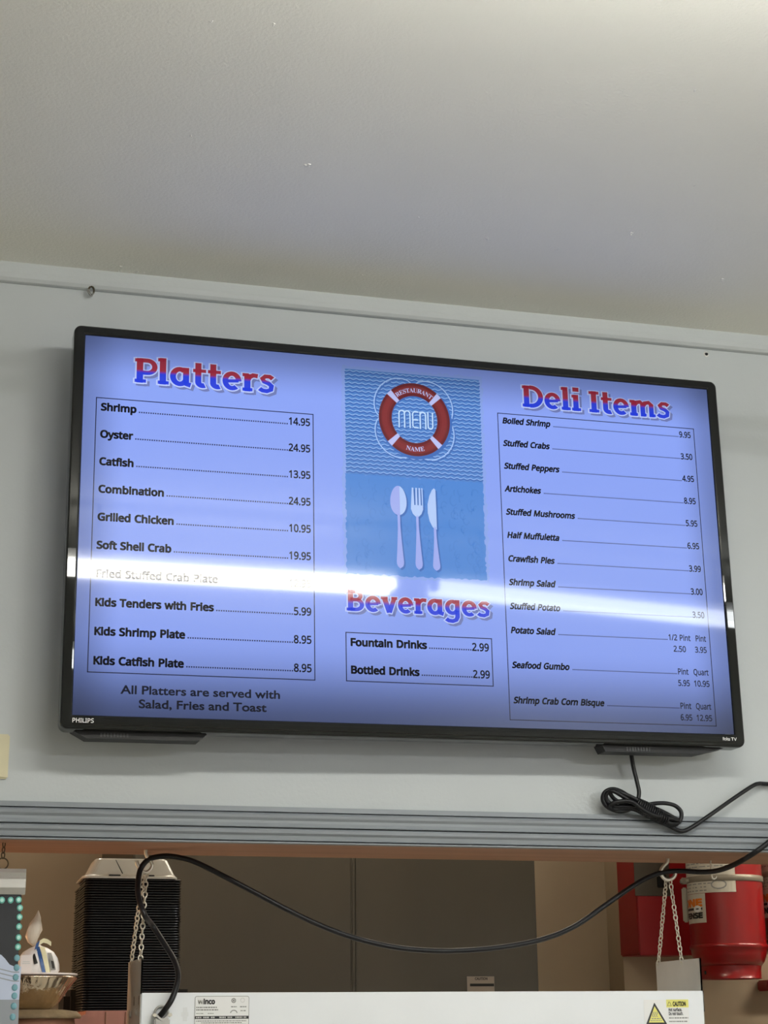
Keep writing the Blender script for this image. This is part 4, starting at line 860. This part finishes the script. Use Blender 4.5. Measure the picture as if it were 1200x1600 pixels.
# heater cord: from the clamp up over the left hook, sagging across to the right hook and away over the casing
cpts = [at(249, 1588, HY - .012), at(256, 1580, HY - .018), at(268, 1562, HY - .020), at(276, 1540, HY - .012), at(278.5, 1522, HY + .0), at(272, 1500, HY + .02), at(255, 1472, HY + .04), at(238, 1446, HY + .055),
        at(226, 1430, HKY - .045), at(217.5, 1405, HKY - .03), at(215.5, 1385, HKY - .012), at(217.5, 1365, HKY - .004), at(223, 1352, HKY), at(233, 1342.5, HKY), at(248, 1338.5, HKY - .005), at(268, 1338, HKY - .015), at(300, 1345, HKY - .03), at(340, 1364, HKY - .04),
        at(400, 1395.5, HKY - .055), at(450, 1422, HKY - .06), at(510, 1450, HKY - .06), at(570, 1470, HKY - .06), at(630, 1482, HKY - .06), at(700, 1486, HKY - .055), at(780, 1480.5, HKY - .05), at(850, 1467, HKY - .04),
        at(900, 1446, HKY - .03), at(945, 1415, HKY - .02), at(985, 1387, HKY - .012), at(1015, 1370, HKY - .004), at(1040, 1362.5, HKY), at(1065, 1361, HKY - .003), at(1095, 1362.5, HKY - .02), at(1120, 1360.5, HKY - .05), at(1145, 1352, HKY - .09), at(1172, 1337, HKY - .15), at(1200, 1317, HKY - .165), at(1260, 1270, HKY - .165), at(1300, 1242, HKY - .15), Vector((1.05, -.03, 1.94)), Vector((1.15, -.035, 1.925)), Vector((1.195, -.042, 1.938)), Vector((1.2, -.044, 1.955)), Vector((1.2, -.038, 1.966))]
mb = MB(); mb.tube(spline(cpts, 6), .0045, m_cord, 12)
tag(mb.build('power_cord'), 'thick black cord sagging between the two screw hooks and into the heater clamp', 'cord')

# ------------------------------------------------------------------ kitchen behind
# tall dull steel cabinet
CY = 1.3
a = at(205, 1450, CY).x; s_ = at(552, 1450, CY).x; b = at(839.5, 1450, CY).x
t = empty('steel_cabinet', ((a + b) / 2, CY + .4, 0), 'tall dull steel cabinet filling the kitchen behind the strip heater', 'cabinet')
def cbox(nm, x0, x1, y0, y1, z0, z1, m, bev=.003, par=None):
    k = MB(); k.box(((x0 + x1) / 2 - t.location.x, (y0 + y1) / 2 - t.location.y, (z0 + z1) / 2), (x1 - x0, y1 - y0, z1 - z0), m, bev); return k.build(nm, par or t)
cbox('carcass', a, b - .004, CY + .02, CY + .8, 0, 2.3, m_steel)
cbox('side_panel', a, s_ - .004, CY, CY + .02, .1, 2.3, m_steel)
dr = cbox('door_panel', s_ + .004, b, CY + .003, CY + .02, .1, 2.3, m_steel)
cbox('seam_strip', s_ - .005, s_ + .005, CY - .0015, CY + .012, .1, 2.3, m_steel)
p = at(729.5, 1525, CY - .001); q = at(774, 1560, CY - .001); k_ = (q.x - p.x) / 44
kb = MB(); P = lambda x, y: (p.x + x * k_ - t.location.x, CY + .0015 - t.location.y, p.z + y * k_)
PF = lambda x, y: (p.x + x * k_ - t.location.x, CY + .0012 - t.location.y, p.z + y * k_)
m_plac = mat('brown_plate', rgb(132, 120, 108), 0.5)
quad(kb, 0, -36, 44, 0, m_plac, P); quad(kb, 5, -15, 43, -11, m_rear, PF); text(kb, 'CAUTION', 13, -5.6, 3.4, m_rear, PF, 'n', x1=33, bold=30)
stroke(kb, [(0, -36), (0, 0), (44, 0), (44, -36)], 1.0, m_black, PF)
kb.build('caution_plate', dr)

# red control cabinet on the chase
RY = KY - .12 - .16
x0 = at(967, 1420, RY + .15).x; x1 = at(1084, 1420, RY).x; zb = at(1010, 1491.5, RY).z; ztop = 2.36
t = empty('control_cabinet', ((x0 + x1) / 2, RY + .08, zb), 'dark red steel fire control cabinet on the tan kitchen wall', 'cabinet')
kb = MB(); kb.box((0, .004, (ztop - zb) / 2), (x1 - x0 - .004, .152, ztop - zb), m_redbox, .004); kb.build('case', t)
kb = MB(); kb.box((0, -.078, (ztop - zb) / 2), (x1 - x0, .006, ztop - zb + .004), m_redbox, .002); cv = kb.build('cover', t)
wx0 = at(991, 1380, RY).x; wx1 = at(1046, 1380, RY).x; wz0 = at(1015, 1400, RY).z
kb = MB(); kb.box(((wx0 + wx1) / 2 - t.location.x, -.0825, (wz0 + 2.24) / 2 - zb), (wx1 - wx0, .003, 2.24 - wz0), m_window, .001); wn = kb.build('smoked_window', cv)
kb = MB(); kb.box(((wx0 + wx1) / 2 + .03 - t.location.x, -.0855, wz0 + .05 - zb), (.03, .004, .05), m_rear, .002); kb.build('pull_pin_plate', cv)

# fire suppression tanks
TY = 2.06
def tank(axpx, label, dz=0.0, first=None):
    c = at(axpx, 1440, TY); fwd = CR[2].dot(c - CAM); k = fwd / FOC; R = 59 * k
    zr = lambda py: at(1136, py, TY).z + dz
    zbase = zr(1530)
    t = empty('fire_suppression_tank', (c.x, TY, zbase), label, 'tank', 'red tanks on the kitchen wall')
    ang = math.atan2(CAM.y - TY, CAM.x - c.x)                      # towards the dining room
    h = lambda py: zr(py) - zbase
    kb = MB(); kb.lathe([(R * .99, h(1478)), (R * .985, h(1465)), (R * .985, h(1400)), (R * .985, 2.3 - zbase), (R * .8, 2.36 - zbase), (R * .3, 2.39 - zbase), (.0001, 2.39 - zbase)], m_red, n=56); bd = kb.build('cylinder', t)
    kb = MB(); kb.lathe([(R * .985, h(1476)), (R * 1.02, h(1478)), (R * 1.02, h(1482)), (R * .985, h(1484)), (R * .97, h(1492)), (R * .90, h(1504)), (R * .80, h(1511)), (.001, h(1509))], m_red, n=56); kb.build('domed_bottom', t)
    kb = MB(); kb.lathe([(R * .82, h(1510)), (R * .80, h(1516)), (R * .80, h(1529)), (R * .82, 0), (R * .78, 0), (R * .78, h(1512))], m_red, n=56)
    fr = kb.build('foot_ring', t)
    fb = MB(); an = ang - math.radians(52)
    fb.lathe([(.0001, .003), (.006, 0)], m_black, (0, 0, 0), 10, Matrix.Translation((R * .815 * math.cos(an), R * .815 * math.sin(an), h(1520))) @ Matrix.Rotation(an, 4, 'Z') @ Matrix.Rotation(PI / 2, 4, 'Y')); fb.build('drain_hole', fr)
    def cyl(off):
        return lambda x, y: ((R * .985 + off) * math.cos(ang + x / R), (R * .985 + off) * math.sin(ang + x / R), y)
    def th(px): return math.asin(max(-1, min(1, (px - 1136) / 59.0))) * R
    def patch(kb, a0, a1, z0, z1, m, off):
        n = 24; P = cyl(off)
        for i in range(n):
            u0 = a0 + (a1 - a0) * i / n; u1 = a0 + (a1 - a0) * (i + 1) / n
            kb.poly([P(u0, z0), P(u1, z0), P(u1, z1), P(u0, z1)], m, True)
    kb = MB(); a0 = -R * math.radians(118); a1 = th(1153); patch(kb, a0, a1, h(1398), h(1346), m_label, .0012)
    P = cyl(.0018); H_ = h(1346) - h(1398)
    for i in range(9):
        z = h(1398) + H_ * (.06 + .1 * i); rr = random.Random(i + int(axpx)); x = a0 + .01
        while x < a1 - .02 and not (i in (4, 5)):
            w = rr.uniform(.008, .03)
            if not (x > a1 - .09 and i < 4): kb.poly([P(x, z), P(min(x + w, a1 - .01), z), P(min(x + w, a1 - .01), z + .003), P(x, z + .003)], m_greyp)
            x += w + .006
    stroke(kb, arc(a1 - .05, h(1386), .022, .012, 0, 360, 14), .004, m_greyp, P)
    tag(kb.build('instruction_plate', bd), 'silver instruction plate printed in grey')
    kb = MB(); s1 = th(1105); s0 = s1 - (R * math.radians(84)); patch(kb, s0, s1, h(1443.5), h(1398.5), m_label, .0010)
    P = cyl(.0016); P_2 = cyl(.0020); zz = h(1398.5)
    Hs = h(1398.5) - h(1443.5); m_in = s1 - .012
    text(kb, 'ZONE', s0 + .02, zz - Hs * .42, Hs * .23, m_orange, P, 'n', x1=m_in, bold=64)
    patch(kb, s0 + .02, m_in, zz - Hs * .56, zz - Hs * .48, m_black, .0016)
    stroke(kb, arc(m_in - .02, zz - Hs * .52, .013, .006, 0, 360, 14), .008, m_white, P_2)
    text(kb, 'DEFENSE', s0 + .02, zz - Hs * .83, Hs * .17, m_black, P, 'n', x1=m_in, bold=64)
    tag(kb.build('maker_sticker', bd), 'white sticker with orange and black words')
    kb = MB(); kb.lathe([(R * 1.0, h(1380.5)), (R * 1.012, h(1380)), (R * 1.012, h(1371.5)), (R * 1.0, h(1371))], m_strap, n=56); st = kb.build('mounting_strap', t)
    an = ang - math.radians(82); pos = Vector((R * 1.03 * math.cos(an), R * 1.03 * math.sin(an), h(1376)))
    kb = MB(); kb.box((0, 0, 0), (.03, .03, .018), m_strap, .004, Matrix.Translation(pos) @ Matrix.Rotation(an, 4, 'Z')); kb.tube([pos + Vector((0, -.03, 0)), pos + Vector((0, .03, 0))], .006, m_zinc, 8); kb.build('strap_clamp', st)
    kb = MB(); an2 = ang - math.radians(96); pos = Vector((R * 1.07 * math.cos(an2), R * 1.07 * math.sin(an2), h(1412)))
    kb.box((0, 0, 0), (.018, .010, h(1385) - h(1440)), m_strap, .004, Matrix.Translation(pos) @ Matrix.Rotation(an2, 4, 'Z')); kb.build('bracket_arm', st)
    kb = MB(); kb.box((0, KY - .12 - TY - .01, h(1400)), (.10, .02, .30), m_bracket, .003); kb.box((0, (KY - .12 - TY - .02) / 2 + R / 2, h(1376)), (.05, KY - .12 - TY - R - .01, .03), m_bracket); kb.build('wall_bracket', t)
    return t
tank(1136, 'red fire suppression tank, the whole one hanging right of the red cabinet')
tank(1252, 'second red fire suppression tank, cut off by the right edge of the photo', .018)
x0 = at(1183, 1540, KY - .12).x; zt_ = at(1190, 1531, KY - .19).z; zb_ = at(1190, 1548, KY - .19).z
kb = MB(); kb.box((.19, 0, (zt_ - zb_) / 2), (.38, .07, zt_ - zb_), m_redbox, .004); o = kb.build('tank_shelf'); o.location = (x0, KY - .12 - .035, zb_); tag(o, 'dark red bracket shelf low at the right edge under the cut-off tank', 'shelf')

# shelf unit behind the left end of the pass-through
SHZ = 1.535; SY = .47
t = empty('wire_shelf', (-.62, .415, 0), 'metal shelf unit carrying the trays, the crate and the basket', 'shelf')
kb = MB(); kb.box((0, 0, SHZ - .012), (.9, .61, .024), m_alum, .004); kb.build('shelf_board', t)
for sx in (-1, 1):
    for sy in (-1, 1):
        kb = MB(); kb.tube([(sx * .43, sy * .285, 0), (sx * .43, sy * .285, SHZ - .012)], .012, m_alum, 12); kb.build('post', t)
# crate under the stack
FY = SY - .105
zc = at(200, 1579, FY + .01).z
pl = [at(107, 1598, FY), at(122, 1589, FY), at(138, 1583, FY), at(152, 1579, FY)]
kb = MB()
xr_ = at(300, 1579, FY).x; xl_ = at(134, 1583, FY).x; cx = (xl_ + xr_) / 2
kb.box((0, 0, (zc - SHZ) / 2), (xr_ - xl_, .18, zc - SHZ), m_crate, .0015)
o = kb.build('crate'); o.location = (cx, SY - .012, SHZ); tag(o, 'pinkish wooden crate under the tall front stack of black trays', 'crate')
fl = MB(); fp = [(pl[0].x - cx, .0)] + [(p_.x - cx, p_.z - SHZ) for p_ in pl] + [(pl[-1].x - cx, .0)]
fl.prism(fp, -.096, -.091, m_crate, 'y'); fl.build('side_flap', o)
for px in (165, 196):
    g = MB(); x_ = at(px, 1590, FY).x - cx; g.box((x_, -.0905, (zc - SHZ) / 2), (.0018, .001, zc - SHZ - .004), m_strawd); g.build('board_joint', o)

# stacked black trays: every tray upside down, nested over the one below
def tray_mesh(w, d, h, inset, m, lip=.0034):
    kb = MB()
    def rr(g, z, r=.012): return [(x, y, z) for x, y in rrect(-w / 2 + g, w / 2 - g, -d / 2 + g, d / 2 - g, max(r, .002), 4)]
    kb.grid([rr(.004, .0), rr(.0006, .0), rr(0, .0008), rr(0, lip - .0012), rr(.001, lip - .0004), rr(.005, lip), rr(.0065, lip), rr(inset, h - .003), rr(inset + .003, h)], m, False, True, False, True)
    return kb
ZP = None
def stack(x0px, x1px, ytop, ybot, Yf, Yc, n, d, base, word, grp, drift):
    A = at(x0px, ybot, Yf); B = at(x1px, ybot, Yf); T0 = at(x0px, ytop, Yf).z
    w = B.x - A.x; zbot = base; pitch = (T0 - zbot) / n
    proto = tray_mesh(w, d, .024, .020, m_tray).build('takeout_tray'); cx = (A.x + B.x) / 2
    zs = []
    for i in range(n):
        o = proto if i == 0 else proto.copy()
        if i: col.objects.link(o)
        rr = random.Random(i * 13 + n)
        o.location = (cx + drift * i / n + rr.uniform(-.0008, .0008), Yc + rr.uniform(-.0008, .0008), zbot + pitch * i)
        o.rotation_euler = (0, 0, 0)
        lab = 'black plastic takeout tray inside ' + word
        if i == 0: lab = 'lowest black plastic takeout tray of ' + word
        if i == n - 1: lab = 'uppermost black plastic takeout tray of ' + word
        tag(o, lab, 'tray', grp)
        zs.append(o.location.z)
    return cx, w, zs[-1] + pitch, pitch
cx, w, ztop_, pitch = stack(126.5, 281.5, 1371, 1578, SY - .07, SY, 51, .14, zc, 'the tall front stack under the grey lid', 'black trays of the front stack', -.002)
# grey lid over the stack
lw0 = at(128.5, 1370, SY - .07).x; lw1 = at(278, 1370, SY - .07).x; tw0 = at(150, 1341, SY - .05).x; tw1 = at(262, 1341, SY - .05).x
zl1 = at(200, 1341.5, SY - .05).z
t = empty('tray_lid', ((lw0 + lw1) / 2, SY, ztop_ - .0006), 'upside-down grey plastic lid crowning the tall stack of black trays', 'lid')
hh = zl1 - t.location.z; W_ = lw1 - lw0
def rr2(x0, x1, d, z, r): return [(x, y, z) for x, y in rrect(x0 - t.location.x, x1 - t.location.x, -d / 2, d / 2, r, 5)]
kb = MB(); bx0 = at(137.5, 1364, SY - .065).x; bx1 = at(274.5, 1364, SY - .065).x
kb.grid([rr2(lw0 + .004, lw1 - .004, .135, 0, .01), rr2(lw0, lw1, .142, 0, .012), rr2(lw0, lw1, .142, .003, .012), rr2(lw0 + .002, lw1 - .002, .14, .0042, .012), rr2(bx0, bx1, .128, .0072, .012), rr2(bx0 + .001, bx1 - .001, .127, .0082, .012), rr2(tw0 - .001, tw1 + .001, .098, hh - .002, .014), rr2(tw0 + .002, tw1 - .002, .093, hh, .013)], m_lid, False, True, False, True)
lid = kb.build('shell', t)
zf = lambda f: (-.0638 + f * (.0638 - .0488), .0082 + f * (hh - .002 - .0082))
for pb, ptp in ((192, 181),):
    kb = MB(); y0_, z0_ = zf(0.02); y1_, z1_ = zf(.97)
    xb_ = at(pb, 1362, SY - .065).x - t.location.x; xt_ = at(ptp, 1343, SY - .05).x - t.location.x
    kb.tube([(xb_, y0_ + .0002, z0_), (xt_, y1_ + .0002, z1_)], .0009, m_rear, 6); kb.build('rib', t)
for p0_, p1_ in ((170, 189), (232, 242)):
    a_ = at(p0_, 1366, SY - .071).x - t.location.x; b_ = at(p1_, 1366, SY - .071).x - t.location.x
    kb = MB(); kb.box(((a_ + b_) / 2, -.0685, .0052), (b_ - a_, .006, .0026), m_slot, .001); kb.build('vent_slot', t)
# dark box and the back stack
BY = SY + .17
zb2 = at(121, 1546, BY - .07).z
kb = MB(); bx_ = at(100, 1560, BY - .07).x
def fuzz(a, z): return 1 + .05 * math.sin(5 * a + 40 * z) + .03 * math.sin(11 * a)
kb.box(((.24) / 2, .08, (zb2 - SHZ) / 2), (.24, .15, zb2 - SHZ), m_dark, .012); o = kb.build('dark_box'); o.location = (bx_, BY - .08, SHZ); tag(o, 'black box behind the foil bowl, under the rear stack of trays', 'box')
stack(119, 268, 1383, 1545, BY - .07, BY, 42, .14, zb2, 'the lower stack behind the tall one', 'black trays of the rear stack', 0)

# wicker basket, foil bowl, bag of bread
BKY = .20
c = at(54, 1583, BKY); Rb = at(127, 1583, BKY).x - c.x
t = empty('wicker_basket', (c.x, BKY, SHZ), 'round wicker basket with a straw brim under the foil bowl', 'basket')
zt2 = at(84, 1577, BKY - .05).z - SHZ
kb = MB(); wv = lambda a, z: 1 + .012 * math.sin(30 * a + 300 * z)
kb.lathe([(Rb * .70, 0), (Rb * .80, .03), (Rb * .86, zt2 - .022), (Rb * .84, zt2 - .012)], m_strawd, n=60, wob=wv); kb.lathe([(.0001, .002), (Rb * .7, 0)], m_strawd, n=60); kb.build('woven_side', t)
kb = MB()
kb.lathe([(Rb * .80, zt2 - .014), (Rb * .97, zt2 - .014), (Rb * 1.0, zt2 - .011), (Rb * .97, zt2 - .008), (Rb * .90, zt2 - .003), (Rb * .60, zt2), (.0001, zt2)], m_straw, n=60, wob=lambda a, z: 1 + .01 * math.sin(40 * a + 200 * z)); kb.build('straw_brim', t)
bz = SHZ + zt2
cb = at(46, 1560, BKY); Rr = at(122.5, 1523, BKY).x - cb.x; Rl = at(83, 1575, BKY).x - cb.x; bh = at(60, 1521, BKY - .06).z - bz
t = empty('foil_bowl', (cb.x, BKY, bz), 'shiny crinkled foil bowl on the straw brim of the basket', 'bowl')
kb = MB(); cr = lambda a, z: 1 + (.016 * math.sin(34 * a) + .012 * math.sin(9 * a + 60 * z) + .008 * math.sin(61 * a + 40 * z)) * min(1, z / .02)
kb.lathe([(.0001, .0006), (Rl * .85, 0), (Rl, .003), (Rl + (Rr - Rl) * .25, bh * .22), (Rl + (Rr - Rl) * .62, bh * .62), (Rr * .955, bh - .007), (Rr * .96, bh - .0055)], m_foil, n=120, wob=cr)
kb.build('bowl_side', t)
kb = MB(); kb.lathe([(Rr * .95, bh - .0065), (Rr * .995, bh - .0062), (Rr, bh - .005), (Rr * .99, bh - .0035), (Rr * .955, bh - .004)], m_foil, n=90, wob=lambda a, z: 1 + .004 * math.sin(34 * a)); kb.build('rolled_rim', t)
kb = MB(); kb.lathe([(.0001, bh + .0012), (Rr * .97, bh + .0012), (Rr * .985, bh - .0002), (Rr * .97, bh - .0016), (.0001, bh - .002)], m_card, n=60); kb.build('card_lid', t)
bz2 = bz + bh + .0013
cb2 = at(58, 1520, BKY); kx = (at(158, 1500, BKY).x - at(58, 1500, BKY).x) / 100
t = empty('bread_bag', (cb2.x, BKY, bz2), 'white bread bag with blue stripe and twisted top standing on the foil bowl', 'bag')
kb = MB()
hb = at(54, 1479, BKY).z - bz2; Rg = 34 * kx
def lump(a, z): return 1 + .04 * math.sin(3 * a + 30 * z) + .02 * math.sin(8 * a - 60 * z)
T = Matrix.Diagonal((1, .8, 1, 1))
kb.lathe([(Rg * .9, 0), (Rg * 1.0, hb * .12), (Rg * .98, hb * .35), (Rg * .90, hb * .58), (Rg * .70, hb * .80), (Rg * .40, hb * .95), (Rg * .15, hb * 1.02), (Rg * .08, hb * 1.06)], m_bag, n=40, T=T, wob=lump); body = kb.build('bag_body', t)
kb = MB(); prof = []
nk = at(53, 1478, BKY) - Vector((cb2.x, BKY, bz2))
cxs = [(53, 1478, 2), (50, 1472, 7), (51, 1463, 10.5), (53.5, 1453, 11.5), (56, 1443, 9), (58.5, 1434, 5), (59.5, 1427, 2.2), (60, 1423, .5)]
rings = []
for px, py, r in cxs:
    c_ = at(px, py, BKY) - Vector((cb2.x, BKY, bz2))
    rings.append([(c_.x + r * kx * math.cos(a) * (1 + .12 * math.sin(5 * a + py)), c_.y + .45 * r * kx * math.sin(a), c_.z + .0006 * math.sin(4 * a)) for a in [i * 2 * PI / 20 for i in range(20)]])
kb.grid(rings, m_plume, True, True, True, True); kb.build('twisted_top', t)
def bagP(off):
    def f(px, py):                                      # a point on the front of the bag
        w = at(px, py, BKY - Rg * .8 - off) - Vector((cb2.x, BKY, bz2)); zz = max(.001, min(hb, w.z)) / hb
        rr = Rg * (1.0 if zz < .2 else 1.0 - .62 * max(0, (zz - .25) / .75) ** 1.7); x = max(-rr * .97, min(rr * .97, w.x))
        return (x, -.8 * math.sqrt(max(rr * rr - x * x, 1e-9)) * 1.05 - off, w.z)
    return f
def strip(nm, L, Rp, m, off, par=body):
    kb = MB(); F = bagP(off); n = 10
    for i in range(n):
        a, b = i / n, (i + 1) / n
        q = lambda S, s: (S[0][0] + (S[1][0] - S[0][0]) * s, S[0][1] + (S[1][1] - S[0][1]) * s)
        for j in range(3):
            mix = lambda A, B, f: (A[0] + (B[0] - A[0]) * f, A[1] + (B[1] - A[1]) * f)
            kb.poly([F(*mix(q(L, a), q(Rp, a), j / 3)), F(*mix(q(L, a), q(Rp, a), (j + 1) / 3)), F(*mix(q(L, b), q(Rp, b), (j + 1) / 3)), F(*mix(q(L, b), q(Rp, b), j / 3))], m, True)
    return kb.build(nm, par)
strip('blue_stripe', ((57, 1480), (66, 1520)), ((62.5, 1478), (71.5, 1520)), m_blue, .0014)
strip('cream_stripe', ((63, 1478), (72, 1520)), ((71, 1479), (79, 1520)), m_cream, .0014)
strip('dark_print', ((50, 1489), (53.5, 1507)), ((55, 1490), (59, 1505)), m_black, .0018)
strip('grey_print', ((75, 1488), (79.5, 1516)), ((81.5, 1488), (88, 1515)), m_greyp, .0018)
strip('black_print', ((80, 1501), (82, 1513)), ((84, 1501), (86, 1513)), m_black, .0024)
kb = MB(); rb = [at(x, y, BKY - .02) - Vector((cb2.x, BKY, bz2)) for x, y in ((56, 1479), (62, 1473), (68, 1469.5), (74, 1471), (80, 1475))]
kb.grid([[(p_.x, p_.y - .001, p_.z + .0035) for p_ in rb], [(p_.x, p_.y - .001, p_.z - .0035) for p_ in rb]], m_cream, True, False)
kb.grid([[(p_.x, p_.y - .002, p_.z + .004) for p_ in rb[:2]], [(p_.x - .002, p_.y - .002, p_.z - .006) for p_ in rb[:2]]], m_blue, False, False); kb.build('tie_ribbon', t)
p_ = at(50.5, 1492.5, BKY - .062); q_ = at(31, 1520, BKY - .062)
kb = MB(); kb.box((0, 0, (p_.z - bz2) / 2), (p_.x - q_.x, .0016, p_.z - bz2), m_card, .0004); 
for i, (f0, f1) in enumerate(((.2, .8), (.15, .85))): kb.box((0, -.0010, (p_.z - bz2) * (.62 - .1 * i)), ((f1 - f0) * (p_.x - q_.x), .0002, .0009), m_faint)
o = kb.build('price_card'); o.location = ((p_.x + q_.x) / 2, BKY - .062, bz2); tag(o, 'small white card standing before the bread bag, half behind the dark sign', 'card')

# hanging sign at the left edge
SGY = .05; p_ = at(41, 1358, SGY); zr1 = at(39, 1398, SGY).z; zb3 = p_.z - .36; SGW = .36
t = empty('hanging_sign', (p_.x - SGW / 2, SGY, zb3), 'dark hanging sign with teal dot border, cut off at the left edge', 'sign')
kb = MB(); kb.prism([(-.004, p_.z - zb3), (-.008, p_.z - zb3 - .006), (-.0055, p_.z - zb3 - .012), (-.009, p_.z - zb3 - .016), (-.010, zr1 - zb3 + .010), (-.005, zr1 - zb3), (.004, zr1 - zb3), (.004, p_.z - zb3)], -SGW / 2, SGW / 2, m_alum); kb.build('top_rail', t)
kb = MB(); kb.box((-.0025, 0, (zr1 - zb3) / 2), (SGW - .005, .005, zr1 - zb3), m_darkpanel, .0008); pn = kb.build('panel', t)
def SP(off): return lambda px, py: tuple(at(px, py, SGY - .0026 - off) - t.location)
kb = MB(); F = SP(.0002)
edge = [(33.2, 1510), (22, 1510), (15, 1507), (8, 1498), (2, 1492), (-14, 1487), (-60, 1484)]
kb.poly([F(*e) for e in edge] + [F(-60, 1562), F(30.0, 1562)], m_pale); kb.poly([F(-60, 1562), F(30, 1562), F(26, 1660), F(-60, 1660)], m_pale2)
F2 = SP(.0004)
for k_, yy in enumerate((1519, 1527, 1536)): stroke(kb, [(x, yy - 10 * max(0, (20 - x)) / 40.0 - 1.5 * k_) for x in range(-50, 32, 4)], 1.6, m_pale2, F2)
kb.build('painted_reflection', pn)  # pale curved shape paints a lamp reflection onto the dark panel
for px, py in [(-24, 1406), (-10, 1406), (3, 1406.5), (16.5, 1406.5), (29, 1406), (31, 1418.5), (30.5, 1433), (29.8, 1448), (29, 1465), (28, 1479.5), (26.5, 1497), (26, 1512), (24.5, 1527), (23, 1543), (22.5, 1556), (21.5, 1572), (20, 1589)]:
    kb = MB(); pos = Vector(SP(.0004)(px, py)); T = Matrix.Translation(pos) @ Matrix.Rotation(PI / 2, 4, 'X') @ Matrix.Diagonal((1, 1.12, 1, 1))
    lo = py > 1490; kb.lathe([(.0046, 0), (.0042, .0008), (.0026, .0014)], m_tealb if lo else m_teal, n=14, T=T); kb.lathe([(.0026, .0014), (.0001, .0017)], m_tealb if lo else m_tealc, n=14, T=T); kb.build('teal_dot', pn)
pt = at(4.5, 1341, SGY); 
kb = MB(); cc = at(4, 1349.5, SGY) - t.location; kb.tube([(cc.x + .0085 * math.cos(a), cc.y, cc.z + .0085 * math.sin(a)) for a in [i * 2 * PI / 20 for i in range(20)]], .0011, m_darkwire, 7, closed=True); kb.build('hanging_ring', t)
chain((pt.x + .0005, SGY, SZ + .001), (pt.x, SGY, cc.z + t.location.z + .0085), 'short tarnished chain holding the dark sign at the left edge', .0085, .0010, .0030, m_darkwire)
o2 = chain((pt.x - .26, SGY, SZ + .001), (pt.x - .26, SGY, p_.z), 'tarnished chain at the hidden far end of the dark sign', .0085, .0010, .0030, m_darkwire)

# added stand lamp, out of view, made up to throw warm light at the head board
LX, LY, LZ = -1.16, .46, 1.36
t = empty('added_warm_lamp', (LX, LY, 0), 'added unseen lamp with a warm bulb on a thin stand, warming the head board', 'lamp')
kb = MB(); kb.lathe([(.0001, 0), (.16, 0), (.16, .012), (.02, .03), (.0001, .03)], m_lampbody, n=28); kb.build('lamp_base', t)
kb = MB(); kb.tube([(0, 0, .02), (0, 0, LZ + .10)], .011, m_lampbody, 10); kb.build('pole', t)
kb = MB(); kb.lathe([(.02, LZ + .10), (.05, LZ + .12), (.085, LZ + .16), (.087, LZ + .16), (.052, LZ + .117), (.02, LZ + .096)], m_lampbody, n=32); kb.build('lamp_shade', t)
m_bulb = mat('warm_bulb', (.8, .6, .4, 1), .5, emis=(1.0, .48, .2, 1), estr=40)
kb = MB(); kb.lathe([(.0001, LZ + .10), (.014, LZ + .102), (.014, LZ + .12), (.03, LZ + .15), (.032, LZ + .165), (.02, LZ + .19), (.0001, LZ + .198)], m_bulb, n=20); kb.build('bulb', t)
wl = bpy.data.lights.new('warm_glow', 'POINT'); wl.energy = WARM_LAMP_W; wl.color = (1.0, .55, .27); wl.shadow_soft_size = .04
wo = bpy.data.objects.new('warm_glow', wl); col.objects.link(wo); wo.location = (LX, LY, LZ + .27)
